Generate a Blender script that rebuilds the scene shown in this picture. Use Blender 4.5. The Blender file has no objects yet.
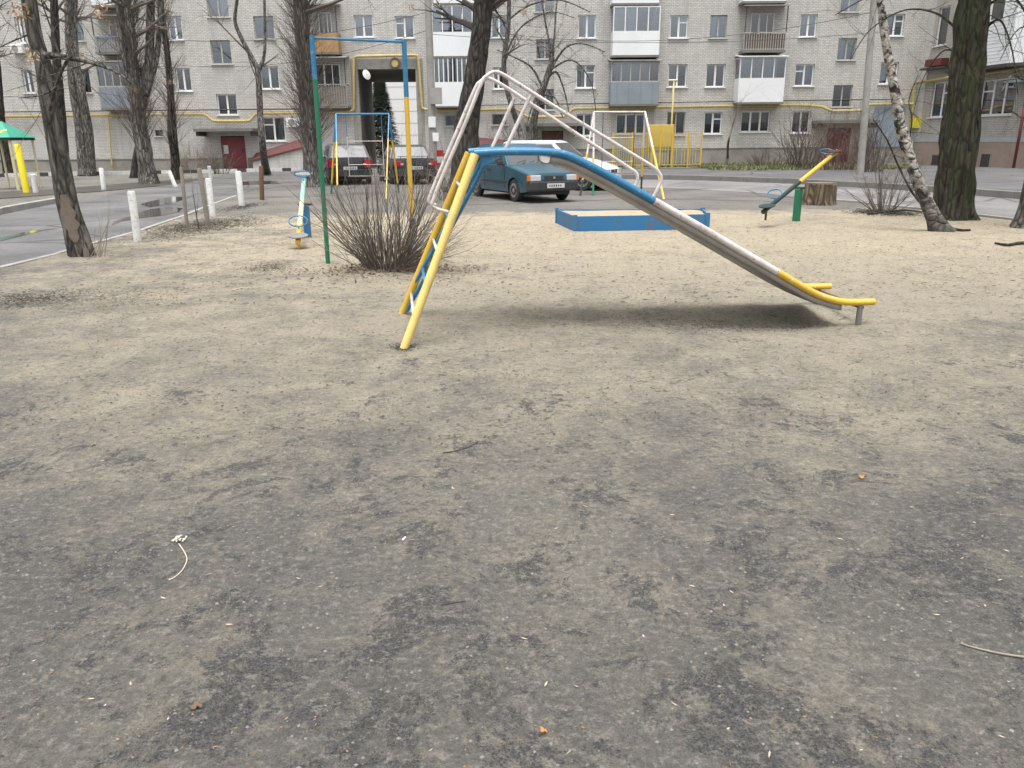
import bpy, math, random
from mathutils import Vector, noise, Matrix
R = math.radians
rnd = random.Random(7)
S = bpy.context.scene
COL = S.collection
# ------------------------------------------------------------------ camera
F_PX, CX, CY = 788.0, 512.0, 384.0
TILT, ROLL, EYE = R(17.2), 0.0075, 1.6
fw = Vector((0, math.cos(TILT), -math.sin(TILT)))
u0 = Vector((0, math.sin(TILT), math.cos(TILT)))
r0 = Vector((1, 0, 0))
up = (u0*math.cos(ROLL) + r0*math.sin(ROLL)).normalized()
rt = (r0*math.cos(ROLL) - u0*math.sin(ROLL)).normalized()
CAM = Vector((0, 0, EYE))
cd = bpy.data.cameras.new('camera'); cam = bpy.data.objects.new('camera', cd); COL.objects.link(cam)
cd.sensor_width = 36; cd.lens = 36*F_PX/1024; cd.clip_start = 0.05; cd.clip_end = 3000
m3 = Matrix((rt, up, -fw)).transposed()
cam.matrix_world = Matrix.Translation(CAM) @ m3.to_4x4()
S.camera = cam
S.render.resolution_x, S.render.resolution_y = 1024, 768
# ------------------------------------------------------------------ light: overcast
w = bpy.data.worlds.new('World'); S.world = w; w.use_nodes = True
nt = w.node_tree; bg = nt.nodes['Background']
sky = nt.nodes.new('ShaderNodeTexSky'); sky.sky_type = 'NISHITA'; sky.sun_disc = False
SUN_EL, SUN_ROT = R(78), R(190)
sky.sun_elevation = SUN_EL; sky.sun_rotation = SUN_ROT; sky.dust_density = 6; sky.air_density = 1.0; sky.ozone_density = 1
hs = nt.nodes.new('ShaderNodeHueSaturation'); hs.inputs['Saturation'].default_value = 0.2
nt.links.new(sky.outputs[0], hs.inputs['Color']); nt.links.new(hs.outputs[0], bg.inputs[0])
bg.inputs[1].default_value = 0.15
sd = bpy.data.lights.new('sun', 'SUN'); sd.energy = 1.25; sd.angle = R(28); sd.color = (1, .985, .965)
sun = bpy.data.objects.new('sun', sd); COL.objects.link(sun)
sdir = Vector((math.sin(SUN_ROT)*math.cos(SUN_EL), math.cos(SUN_ROT)*math.cos(SUN_EL), math.sin(SUN_EL)))
sun.rotation_euler = (-sdir).to_track_quat('-Z', 'Y').to_euler(); sun.location = (0, 0, 30)
S.view_settings.view_transform = 'Standard'; S.view_settings.look = 'None'
S.cycles.max_bounces = 6; S.cycles.diffuse_bounces = 3; S.cycles.glossy_bounces = 3
S.view_settings.exposure = 0.98; S.view_settings.gamma = 1.0; S.view_settings.use_curve_mapping = False

# ------------------------------------------------------------------ pixel -> world helpers
def ray(px, py): return fw + rt*((px-CX)/F_PX) - up*((py-CY)/F_PX)
def G(px, py, z=0.0):
    d = ray(px, py); t = (z-EYE)/d.z; return CAM + d*t
def PY(px, py, Y):
    d = ray(px, py); return CAM + d*(Y/d.y)
def plane_hit(px, py, p0, n):
    d = ray(px, py); return CAM + d*((p0-CAM).dot(n)/d.dot(n))
def depth(p): return (p-CAM).dot(fw)
def wpx(n, p): return n*depth(p)/F_PX

# ------------------------------------------------------------------ mesh collector
class MB:
    def __init__(s): s.v = []; s.f = []
    def add(s, vs, fs):
        o = len(s.v); s.v += [Vector(v) for v in vs]; s.f += [tuple(i+o for i in f) for f in fs]
    def box(s, c, d, rz=0, M=None):
        x, y, z = d[0]/2, d[1]/2, d[2]/2
        vs = [Vector((a*x, b*y, e*z)) for e in (-1, 1) for a, b in ((-1,-1),(1,-1),(1,1),(-1,1))]
        rot = M if M is not None else Matrix.Rotation(rz, 3, 'Z')
        vs = [rot @ v + Vector(c) for v in vs]
        s.add(vs, [(0,3,2,1),(4,5,6,7),(0,1,5,4),(1,2,6,5),(2,3,7,6),(3,0,4,7)])
    def bb(s, x0, x1, y0, y1, z0, z1): s.box(((x0+x1)/2, (y0+y1)/2, (z0+z1)/2), (abs(x1-x0), abs(y1-y0), abs(z1-z0)))
    def quad(s, a, b, c, d): s.add([a, b, c, d], [(0,1,2,3)])
    def beam(s, a, b, w, h, upv=Vector((0,0,1))):
        a = Vector(a); b = Vector(b); d = (b-a); L = d.length; d.normalize()
        sx = d.cross(upv);
        if sx.length < 1e-4: sx = Vector((1,0,0))
        sx.normalize(); uz = sx.cross(d).normalized()
        s.box((a+b)/2, (w, L, h), M=Matrix((sx, d, uz)).transposed())
    def tube(s, pts, rad, n=10, cap=True, fn=None):
        pts = [Vector(p) for p in pts]
        if not hasattr(rad, '__len__'): rad = [rad]*len(pts)
        o = len(s.v); prev = None
        for i, p in enumerate(pts):
            t = (pts[min(i+1, len(pts)-1)] - pts[max(i-1, 0)])
            if t.length < 1e-9: t = Vector((0,0,1))
            t.normalize()
            if prev is None:
                a = Vector((0,0,1)) if abs(t.z) < .9 else Vector((1,0,0))
                u = t.cross(a).normalized()
            else:
                u = (prev - t*prev.dot(t))
                u = u.normalized() if u.length > 1e-6 else t.orthogonal().normalized()
            prev = u; v = t.cross(u)
            for k in range(n):
                an = 2*math.pi*k/n; r = rad[i]
                if fn: r = fn(i, an, r, p)
                s.v.append(p + (u*math.cos(an) + v*math.sin(an))*r)
        for i in range(len(pts)-1):
            for k in range(n):
                a = o+i*n+k; b = o+i*n+(k+1) % n
                s.f.append((a, b, b+n, a+n))
        if cap:
            s.f.append(tuple(o+k for k in reversed(range(n)))); q = o+(len(pts)-1)*n
            s.f.append(tuple(q+k for k in range(n)))
    def disc(s, c, ax, r, t, n=24, prof=None):
        ax = Vector(ax).normalized(); c = Vector(c)
        prof = prof or [(-t/2, r), (t/2, r)]
        s.tube([c + ax*q[0] for q in prof], [q[1] for q in prof], n)
    def grid(s, rows):
        n = len(rows[0]); s.add([v for r in rows for v in r], [(i*n+j, (i+1)*n+j, (i+1)*n+j+1, i*n+j+1) for i in range(len(rows)-1) for j in range(n-1)])
    def prism(s, poly, z0, z1):
        n = len(poly); s.add([(p[0], p[1], z0) for p in poly] + [(p[0], p[1], z1) for p in poly],
            [tuple(reversed(range(n))), tuple(range(n, 2*n))] + [(i, (i+1) % n, n+(i+1) % n, n+i) for i in range(n)])
    def build(s, name, mat, parent=None, smooth=False, label=None, cat=None, group=None, kind=None, bevel=0):
        me = bpy.data.meshes.new(name); me.from_pydata([tuple(v) for v in s.v], [], s.f); me.validate()
        o = bpy.data.objects.new(name, me); COL.objects.link(o)
        me.materials.append(mat)
        if smooth:
            for p in me.polygons: p.use_smooth = True
            if smooth == 'auto':
                me.set_sharp_from_angle(angle=R(35))
        if bevel:
            b = o.modifiers.new('bevel', 'BEVEL'); b.width = bevel; b.segments = 2; b.limit_method = 'ANGLE'; b.angle_limit = R(40)
        if parent: o.parent = parent
        tag(o, label, cat, group, kind); return o
def tag(o, label=None, cat=None, group=None, kind=None):
    if label: o['label'] = label
    if cat: o['category'] = cat
    if group: o['group'] = group
    if kind: o['kind'] = kind
    return o
def empty(name, loc, label, cat, group=None, rz=0):
    o = bpy.data.objects.new(name, None); COL.objects.link(o); o.location = loc; o.rotation_euler = (0, 0, rz)
    o.empty_display_size = .1
    return tag(o, label, cat, group)
class Loc:
    """thing frame: parts are given in world coordinates and stored relative to the thing's base"""
    def __init__(s, name, loc, label, cat, group=None):
        s.o = empty(name, loc, label, cat, group); s.loc = Vector(loc)
    def part(s, mb, name, mat, parent=None, **k):
        mb.v = [v - s.loc for v in mb.v]
        return mb.build(name, mat, parent or s.o, **k)

# ------------------------------------------------------------------ materials
def nodemat(name):
    m = bpy.data.materials.new(name); m.use_nodes = True
    return m, m.node_tree, m.node_tree.nodes['Principled BSDF']
def N(t, typ, **k):
    n = t.nodes.new(typ)
    for a, b in k.items():
        if a.startswith('i_'):
            key = a[2:].replace('_', ' ')
            n.inputs[key].default_value = b
        else: setattr(n, a, b)
    return n
def ramp(t, src, stops):
    r = t.nodes.new('ShaderNodeValToRGB'); e = r.color_ramp.elements
    while len(e) < len(stops): e.new(.5)
    for i, (p, c) in enumerate(stops):
        e[i].position = p; e[i].color = (c if hasattr(c, '__len__') else (c, c, c)) + ((1,) if hasattr(c, '__len__') and len(c) == 3 else (1,) if not hasattr(c, '__len__') else ()) if hasattr(c, '__len__') else (c, c, c, 1)
    t.links.new(src, r.inputs[0]); return r.outputs[0]
def mixc(t, fac, a, b, mode='MIX'):
    m = t.nodes.new('ShaderNodeMix'); m.data_type = 'RGBA'; m.blend_type = mode
    for sock, val in ((m.inputs[0], fac), (m.inputs[6], a), (m.inputs[7], b)):
        if hasattr(val, 'is_output') or isinstance(val, bpy.types.NodeSocket): t.links.new(val, sock)
        elif hasattr(val, '__len__'): sock.default_value = tuple(val)[:3] + (1,)
        else: sock.default_value = val
    return m.outputs[2]
def mth(t, op, a, b=None, clamp=False):
    m = t.nodes.new('ShaderNodeMath'); m.operation = op; m.use_clamp = clamp
    for i, val in enumerate((a, b)):
        if val is None: continue
        if isinstance(val, bpy.types.NodeSocket): t.links.new(val, m.inputs[i])
        else: m.inputs[i].default_value = val
    return m.outputs[0]
def noi(t, co, scale, detail=4, rough=.6, dist=0):
    n = t.nodes.new('ShaderNodeTexNoise'); n.inputs['Scale'].default_value = scale; n.inputs['Detail'].default_value = detail
    n.inputs['Roughness'].default_value = rough; n.inputs['Distortion'].default_value = dist
    t.links.new(co, n.inputs['Vector']); return n.outputs[0]
def coords(t, scale=None, kind='Object'):
    c = t.nodes.new('ShaderNodeTexCoord').outputs[kind]
    if scale:
        m = t.nodes.new('ShaderNodeMapping'); m.inputs['Scale'].default_value = scale; t.links.new(c, m.inputs[0]); return m.outputs[0]
    return c
def bump(t, bs, h, strength=.5, dist=.02):
    b = t.nodes.new('ShaderNodeBump'); b.inputs['Strength'].default_value = strength; b.inputs['Distance'].default_value = dist
    t.links.new(h, b.inputs['Height']); t.links.new(b.outputs[0], bs.inputs['Normal'])
def worn(name, col, rough=.5, dirt=.3, dirtcol=(.12,.09,.06), scale=6, metal=0, chip=None, bumpk=.15):
    """painted / plain surface with blotches, grime and optional chips"""
    m, t, b = nodemat(name); c = coords(t)
    n1 = noi(t, c, scale, 6, .65); n2 = noi(t, c, scale*9, 3, .6)
    f = ramp(t, n1, [(.42, 0), (.72, 1)]); k = mth(t, 'MULTIPLY', f, dirt)
    colr = mixc(t, k, col, dirtcol)
    colr = mixc(t, mth(t, 'MULTIPLY', n2, .3), colr, [x*.6 for x in col])
    if chip:
        cf = ramp(t, noi(t, c, scale*4, 8, .75), [(.59, 0), (.605, 1)]); colr = mixc(t, cf, colr, chip)
    t.links.new(colr, b.inputs['Base Color']); b.inputs['Roughness'].default_value = rough; b.inputs['Metallic'].default_value = metal
    t.links.new(mth(t, 'ADD', mth(t, 'MULTIPLY', n1, .25), rough-.12, True), b.inputs['Roughness'])
    if bumpk: bump(t, b, n2, bumpk, .004)
    return m
def brickmat(name, c1, c2, mort, bw=.25, bh=.088, stain=.35):
    m, t, b = nodemat(name); c = coords(t)
    sp = t.nodes.new('ShaderNodeSeparateXYZ'); t.links.new(c, sp.inputs[0])
    cb = t.nodes.new('ShaderNodeCombineXYZ'); t.links.new(sp.outputs[0], cb.inputs[0]); t.links.new(sp.outputs[2], cb.inputs[1])
    br = t.nodes.new('ShaderNodeTexBrick'); t.links.new(cb.outputs[0], br.inputs[0])
    br.inputs['Color1'].default_value = c1+(1,); br.inputs['Color2'].default_value = c2+(1,); br.inputs['Mortar'].default_value = mort+(1,)
    br.inputs['Scale'].default_value = 1; br.inputs['Brick Width'].default_value = bw; br.inputs['Row Height'].default_value = bh
    br.inputs['Mortar Size'].default_value = .016; br.inputs['Bias'].default_value = -.1
    col = mixc(t, mth(t, 'MULTIPLY', ramp(t, noi(t, c, .35, 6, .65), [(.4, 0), (.75, 1)]), stain), br.outputs[0], (.22,.20,.17))
    st = coords(t, (2.2, 2.2, .22))
    col = mixc(t, mth(t, 'MULTIPLY', ramp(t, noi(t, st, 1.2, 5, .7), [(.48, 0), (.66, 1)]), .5), col, (.17,.165,.15))
    col = mixc(t, .35, col, mixc(t, noi(t, c, 5, 4, .7), [x*.55 for x in c1], [min(1, x*1.35) for x in c1]))
    # single bricks that are darker than their neighbours
    t.links.new(col, b.inputs['Base Color']); b.inputs['Roughness'].default_value = .9
    bump(t, b, br.outputs[1], -.6, .012); return m
def barkmat(name, c1, c2, moss=None, scale=14, birch=False):
    m, t, b = nodemat(name); c = coords(t)
    st = coords(t, (1, 1, .22)) if not birch else coords(t, (.8, .8, .9))
    n = noi(t, st, scale, 8, .7, .6); v = t.nodes.new('ShaderNodeTexVoronoi'); v.feature = 'DISTANCE_TO_EDGE'
    v.inputs['Scale'].default_value = scale*.9; t.links.new(st, v.inputs[0])
    col = ramp(t, n, [(.36, c2), (.62, c1)])
    if birch:
        col = ramp(t, n, [(.43, (.02,.018,.016)), (.50, (.30,.28,.25)), (.75, (.60,.58,.54))])
        low = t.nodes.new('ShaderNodeSeparateXYZ'); t.links.new(c, low.inputs[0])
        k = ramp(t, mth(t, 'ADD', mth(t, 'MULTIPLY', low.outputs[2], .5), mth(t, 'MULTIPLY', noi(t, c, 6), .5)), [(.35, 1), (.85, 0)])
        col = mixc(t, mth(t, 'MULTIPLY', k, .85), col, (.055,.048,.04))
    else:
        col = mixc(t, ramp(t, v.outputs[0], [(0, .75), (.18, 0)]), col, [x*.35 for x in c2])
    if moss:
        sp = t.nodes.new('ShaderNodeSeparateXYZ'); t.links.new(c, sp.inputs[0])
        f = ramp(t, noi(t, coords(t, (1.4, 1.4, .3)), 2.4, 6, .7), [(.42, 0), (.60, 1)])
        col = mixc(t, mth(t, 'MULTIPLY', f, .8), col, moss)
    t.links.new(col, b.inputs['Base Color']); b.inputs['Roughness'].default_value = .92
    h = mth(t, 'ADD', n, mth(t, 'MINIMUM', mth(t, 'MULTIPLY', v.outputs[0], 3), .6))
    bump(t, b, h, 1.0, .06); return m

def groundmat():
    m, t, b = nodemat('dirt and sand'); c = coords(t)
    sp = t.nodes.new('ShaderNodeSeparateXYZ'); t.links.new(c, sp.inputs[0]); X, Y = sp.outputs[0], sp.outputs[1]
    wide = noi(t, c, .55, 5, .62); mid = noi(t, c, 1.7, 9, .78, .3); fine = noi(t, c, 9, 10, .8); clod = noi(t, c, 34, 6, .8); grain = noi(t, c, 130, 3, .8); grit = noi(t, c, 420, 2, .7)
    sandpos = ramp(t, mth(t, 'DIVIDE', Y, 20), [(.09, .0), (.16, .18), (.25, .56), (.42, .85), (.60, 1.0), (.86, 1.0), (.97, .1)])
    left = ramp(t, mth(t, 'ADD', mth(t, 'DIVIDE', X, 16), .5), [(.12, .0), (.42, 1)])
    sandpos = mth(t, 'MULTIPLY', sandpos, mth(t, 'ADD', mth(t, 'MULTIPLY', left, .6), .40))
    s = mth(t, 'ADD', sandpos, mth(t, 'MULTIPLY', mth(t, 'SUBTRACT', mth(t, 'ADD', mth(t, 'MULTIPLY', wide, .45), mth(t, 'MULTIPLY', mid, .7)), .575), 3.2))
    s = mth(t, 'ADD', s, mth(t, 'MULTIPLY', mth(t, 'SUBTRACT', fine, .5), 1.5))
    s = mth(t, 'SUBTRACT', s, mth(t, 'MULTIPLY', ramp(t, mth(t, 'DIVIDE', Y, 20), [(.90, 0), (1.0, 1)]), .45))
    soil = mixc(t, ramp(t, wide, [(.35, 0), (.7, 1)]), (.128,.124,.115), (.205,.196,.172))
    sand = mixc(t, ramp(t, mid, [(.35, 0), (.7, 1)]), (.29,.26,.20), (.40,.355,.265))
    far_ = ramp(t, mth(t, 'DIVIDE', Y, 20), [(.38, 0), (.62, 1)])
    sand = mixc(t, far_, sand, mixc(t, ramp(t, mid, [(.35, 0), (.65, 1)]), (.37,.32,.235), (.49,.42,.30)))
    col = mixc(t, ramp(t, s, [(.0, 0), (.80, 1)]), soil, sand)
    pm = mth(t, 'ADD', mth(t, 'MULTIPLY', noi(t, coords(t, (1, .85, 1)), 2.0, 12, .82, .5), .75), mth(t, 'MULTIPLY', fine, .35))
    pm = mth(t, 'SUBTRACT', pm, mth(t, 'MULTIPLY', ramp(t, mth(t, 'DIVIDE', Y, 20), [(.12, 0), (.45, 1)]), .10))
    dk = mth(t, 'MULTIPLY', ramp(t, pm, [(.553, 0), (.590, 1)]), .9)
    asph = mixc(t, ramp(t, grain, [(.38, 0), (.64, 1)]), (.022,.024,.027), (.125,.128,.134))
    col = mixc(t, dk, col, asph)
    col = mixc(t, ramp(t, grain, [(.38, .6), (.5, 0)]), col, mixc(t, .65, col, (.02,.02,.02)))
    col = mixc(t, ramp(t, clod, [(.38, .5), (.47, 0)]), col, mixc(t, .75, col, (.05,.045,.04)))
    col = mixc(t, ramp(t, clod, [(.53, 0), (.64, .4)]), col, (.50,.46,.38))
    col = mixc(t, ramp(t, grit, [(.57, 0), (.68, .32)]), col, (.5,.47,.42))
    col = mixc(t, ramp(t, fine, [(.36, .6), (.44, 0)]), col, (.055,.05,.043))
    # straw-like drag marks that lie across the yard
    stk = noi(t, coords(t, (1, 3.2, 1)), 4.5, 7, .75, .8)
    col = mixc(t, mth(t, 'MULTIPLY', ramp(t, stk, [(.60, 0), (.70, 1)]), .35), col, (.11,.10,.088))
    flk = noi(t, coords(t, (1, 1.6, 1)), 16, 9, .85, .5)
    col = mixc(t, mth(t, 'MULTIPLY', ramp(t, flk, [(.52, 0), (.58, 1)]), mth(t, 'ADD', mth(t, 'MULTIPLY', far_, .30), .30)), col, (.13,.112,.085))
    col = mixc(t, mth(t, 'MULTIPLY', ramp(t, flk, [(.38, 1), (.45, 0)]), .3), col, (.50,.45,.36))
    # faint moss on the left
    ms = mth(t, 'MULTIPLY', ramp(t, noi(t, c, .9, 6, .7), [(.56, 0), (.68, 1)]), mth(t, 'SUBTRACT', 1.0, left, True))
    col = mixc(t, mth(t, 'MULTIPLY', ms, .5), col, (.085,.095,.045))
    t.links.new(col, b.inputs['Base Color']); b.inputs['Roughness'].default_value = .95
    b.inputs['Specular IOR Level'].default_value = .25
    h = mth(t, 'ADD', mth(t, 'MULTIPLY', clod, 1.0), mth(t, 'ADD', mth(t, 'MULTIPLY', grain, .35), mth(t, 'MULTIPLY', grit, .12)))
    bump(t, b, h, 1.0, .03); return m
def asphaltmat(name, base, wet=0.0):
    m, t, b = nodemat(name); c = coords(t)
    a = noi(t, c, .5, 6, .65); f = noi(t, c, 9, 6, .7); g = noi(t, c, 90, 3, .8)
    col = mixc(t, ramp(t, a, [(.35, 0), (.7, 1)]), [x*.62 for x in base], [x*1.28 for x in base])
    col = mixc(t, ramp(t, f, [(.3, .5), (.5, 0)]), col, [x*.4 for x in base])
    col = mixc(t, ramp(t, g, [(.55, 0), (.75, .4)]), col, [min(1, x*2) for x in base])
    v = t.nodes.new('ShaderNodeTexVoronoi'); v.feature = 'DISTANCE_TO_EDGE'; v.inputs['Scale'].default_value = .35
    mm = mixc(t, .25, c, t.nodes.new('ShaderNodeTexNoise').outputs[1]); t.links.new(mm, v.inputs[0])
    col = mixc(t, ramp(t, v.outputs[0], [(.006, .75), (.014, 0)]), col, (.03,.03,.03))
    t.links.new(col, b.inputs['Base Color'])
    t.links.new(ramp(t, a, [(.40, .9-wet*.55), (.66, .92)]), b.inputs['Roughness'])
    bump(t, b, g, .35, .01); return m
def glassmat(name, tint=(.03,.035,.04), k=.45):
    m, t, b = nodemat(name); out = t.nodes['Material Output']
    tr = t.nodes.new('ShaderNodeBsdfTransparent'); tr.inputs[0].default_value = (.80,.84,.86,1)
    gl = t.nodes.new('ShaderNodeBsdfGlossy'); gl.inputs['Roughness'].default_value = .03; gl.inputs[0].default_value = (.9,.93,1,1)
    mx = t.nodes.new('ShaderNodeMixShader'); fr = t.nodes.new('ShaderNodeFresnel'); fr.inputs[0].default_value = 1.55
    t.links.new(mth(t, 'ADD', mth(t, 'MULTIPLY', fr.outputs[0], 1.3), .14, True), mx.inputs[0]); t.links.new(tr.outputs[0], mx.inputs[1]); t.links.new(gl.outputs[0], mx.inputs[2])
    t.links.new(mx.outputs[0], out.inputs[0]); return m
def carpaint(name, col, rough=.3, metal=.0):
    m, t, b = nodemat(name); c = coords(t)
    n = noi(t, c, 3, 6, .7)
    sp = t.nodes.new('ShaderNodeSeparateXYZ'); t.links.new(c, sp.inputs[0])
    low = ramp(t, mth(t, 'ADD', sp.outputs[2], mth(t, 'MULTIPLY', n, .25)), [(.30, .35), (.65, 0)])
    t.links.new(mixc(t, low, mixc(t, mth(t, 'MULTIPLY', n, .06), col, (.2,.19,.17)), (.13,.12,.10)), b.inputs['Base Color'])
    b.inputs['Roughness'].default_value = rough; b.inputs['Metallic'].default_value = metal
    b.inputs['Coat Weight'].default_value = .45; b.inputs['Coat Roughness'].default_value = .12; return m

BRICK = brickmat('silicate brick', (.66,.645,.605), (.43,.42,.39), (.17,.165,.155), stain=.5)
BRICKW = brickmat('whitewashed brick', (.60,.59,.57), (.52,.51,.49), (.33,.32,.31), stain=.4)
WINGB = brickmat('wing brick', (.49,.475,.44), (.35,.34,.315), (.21,.2,.18))
PLINTH = worn('grey plinth render', (.30,.285,.25), .9, .6, (.10,.09,.07), 1.2, bumpk=.4)
PINK = worn('pinkish plinth render', (.35,.275,.23), .9, .4, (.16,.13,.10), 1.5, bumpk=.4)
BANDM = worn('pale band paint', (.42,.44,.46), .8, .4, (.2,.2,.2), 2)
CONC = worn('concrete', (.33,.32,.295), .9, .5, (.13,.12,.10), 3, bumpk=.5)
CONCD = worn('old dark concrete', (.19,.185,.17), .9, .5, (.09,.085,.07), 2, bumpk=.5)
WHITEP = worn('white plastic', (.82,.83,.83), .4, .15, (.4,.4,.38), 2, bumpk=0)
WHITEPANEL = worn('white balcony sheeting', (.82,.84,.85), .4, .2, (.45,.46,.45), .8, bumpk=.05)
BLUEGREY = worn('blue grey sheeting', (.25,.29,.33), .55, .4, (.15,.14,.13), 1.2)
CORR = worn('weathered corrugated panel', (.36,.35,.33), .8, .5, (.14,.12,.10), 2)
ORANGEW = worn('varnished boards', (.45,.27,.12), .6, .4, (.15,.09,.05), 2)
WOODG = worn('grey weathered wood', (.24,.21,.175), .9, .5, (.08,.07,.06), 8, bumpk=.5)
OLDFRAME = worn('aged window paint', (.46,.45,.41), .6, .4, (.2,.17,.13), 4)
SILL = worn('tin sill', (.55,.56,.56), .5, .3, (.25,.24,.22), 2)
GLASS = glassmat('window glass')
CURT = [worn('net curtain', (.70,.72,.73), .9, .2, (.5,.5,.5), 3, bumpk=0), worn('blue curtain', (.42,.50,.58), .9, .2, (.2,.2,.2), 3, bumpk=0),
        worn('beige curtain', (.58,.52,.42), .9, .2, (.3,.26,.2), 3, bumpk=0), worn('green blind', (.17,.29,.20), .9, .2, (.1,.1,.1), 3, bumpk=0)]
DARK = worn('dark interior', (.02,.02,.022), .9, .1, bumpk=0)  # near-black colour carries the gloom of unlit rooms
YPIPE = worn('yellow gas pipe paint', (.54,.43,.17), .5, .35, (.28,.2,.1), 3, chip=(.22,.12,.07))
YEL = worn('yellow enamel', (.66,.41,.04), .38, .25, (.35,.24,.08), 5, chip=(.55,.48,.30), bumpk=.25)
YELB = worn('bright yellow enamel', (.82,.68,.03), .45, .1, (.4,.3,.1), 3)
YELP = worn('pale yellow enamel', (.74,.55,.17), .36, .45, (.42,.31,.14), 7, chip=(.62,.50,.26), bumpk=.25)
BLUE = worn('blue enamel', (.022,.175,.34), .36, .25, (.10,.16,.22), 5, chip=(.20,.27,.32), bumpk=.25)
BLUEB = worn('bright blue board paint', (.018,.15,.33), .55, .5, (.10,.12,.13), 1.6, chip=(.15,.09,.065), bumpk=.3)
GREEN = worn('green enamel', (.012,.17,.085), .38, .25, (.03,.07,.05), 5, chip=(.08,.12,.08))
DKGREEN = worn('dark green enamel', (.008,.03,.022), .45, .3, (.03,.03,.03), 5)
TEAL = worn('pale turquoise enamel', (.28,.50,.46), .45, .3, (.2,.25,.2), 5)
CREAM = worn('cream enamel', (.62,.57,.36), .45, .3, (.3,.26,.15), 5)
RAILW = worn('pinkish white enamel', (.60,.555,.53), .4, .55, (.26,.20,.18), 6, chip=(.26,.20,.17), bumpk=.25)
STEEL = worn('worn sheet steel', (.36,.335,.315), .5, .5, (.18,.15,.12), 4, metal=.35, bumpk=.2)
RUST = worn('rusty iron', (.14,.07,.04), .85, .5, (.05,.03,.02), 9, bumpk=.4)
IRON = worn('dark iron', (.05,.05,.05), .6, .4, (.09,.05,.03), 9)
REDB = worn('brown red paint', (.17,.035,.03), .5, .4, (.06,.03,.03), 4)
REDD = worn('red door paint', (.25,.045,.06), .5, .35, (.12,.04,.04), 2)
PALEBLUE = worn('pale blue gate paint', (.30,.38,.45), .6, .35, (.2,.2,.2), 1.5)
WHITEW = worn('whitewash', (.66,.66,.64), .85, .35, (.25,.23,.2), 7, chip=(.28,.26,.23), bumpk=.4)
ROOFGR = worn('green roof sheet', (.04,.30,.20), .5, .25, (.04,.12,.08), 2)
RUBBER = worn('tyre rubber', (.025,.025,.025), .8, .5, (.08,.075,.065), 6)
BLACKP = worn('black bumper plastic', (.03,.03,.032), .6, .4, (.08,.075,.065), 4, bumpk=0)
ALLOY = worn('wheel silver', (.42,.42,.42), .35, .4, (.2,.18,.16), 8, metal=.6, bumpk=0)
CARGL = worn('car glass', (.02,.024,.028), .06, .05, bumpk=0)
CARGL.node_tree.nodes['Principled BSDF'].inputs['IOR'].default_value = 2.3
LAMPG = worn('headlight glass', (.55,.56,.56), .15, .1, bumpk=0); AMBER = worn('amber lens', (.6,.17,.03), .2, .1, bumpk=0)
REDL = worn('red tail lens', (.42,.015,.02), .2, .1, bumpk=0); PLATE = worn('plate white', (.6,.6,.6), .5, .2, bumpk=0)
SAND = None
BARKG = barkmat('grey bark', (.29,.27,.24), (.045,.04,.034), scale=12); BARKD = barkmat('dark bark', (.085,.073,.058), (.012,.010,.008), scale=9)
BARKM = barkmat('mossy bark', (.085,.072,.052), (.012,.010,.008), moss=(.032,.046,.012), scale=11)
BARKDM = barkmat('dark bark with moss', (.20,.185,.155), (.025,.023,.02), scale=11)
BARKB = barkmat('birch bark', (.46,.44,.40), (.05,.045,.04), birch=True, scale=9)
TWIG = worn('twig bark', (.125,.103,.085), .85, .4, (.07,.055,.045), 9); TWIGD = worn('dark twig bark', (.055,.045,.04), .85, .4, (.03,.025,.02), 9)
TWIGL = worn('light twig bark', (.26,.225,.185), .85, .4, (.12,.10,.08), 9)
BAREW = worn('barkless wood', (.17,.135,.11), .9, .7, (.10,.075,.055), 9, bumpk=.7)
KEYS = worn('dry seed keys', (.42,.29,.15), .9, .3, (.25,.15,.07), 9); DRYLEAF = worn('dry leaf', (.13,.082,.052), .8, .3, (.1,.06,.04), 40)
ORLEAF = worn('orange leaf', (.50,.20,.05), .8, .3, (.3,.12,.04), 40); PALELIT = worn('pale husk', (.42,.36,.28), .8, .3, (.45,.32,.2), 40)
TANLIT = worn('tan husk', (.24,.155,.085), .8, .3, (.2,.12,.06), 40); STONE = worn('small stones', (.24,.23,.21), .9, .5, (.12,.12,.12), 30)
GRASS = worn('grass blades', (.13,.15,.055), .8, .5, (.16,.14,.07), 2)
MUD = worn('dark wet mud', (.06,.055,.047), .45, .5, (.03,.028,.025), 1.5, bumpk=.6)
PUD = worn('puddle water', (.09,.085,.078), .06, .2, (.03,.03,.03), 1, bumpk=0)
GROUND = groundmat(); ROADM = asphaltmat('wet grey asphalt', (.118,.116,.114), .7); ROAD2 = asphaltmat('dry grey asphalt', (.175,.17,.165), .15); PAVE = asphaltmat('dark pavement asphalt', (.105,.102,.102), .1)
LOTM = asphaltmat('gritty yard asphalt', (.125,.116,.104), .1)
SIDING = worn('white house cladding', (.80,.80,.79), .7, .1, (.5,.5,.5), .5, bumpk=0)

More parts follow.
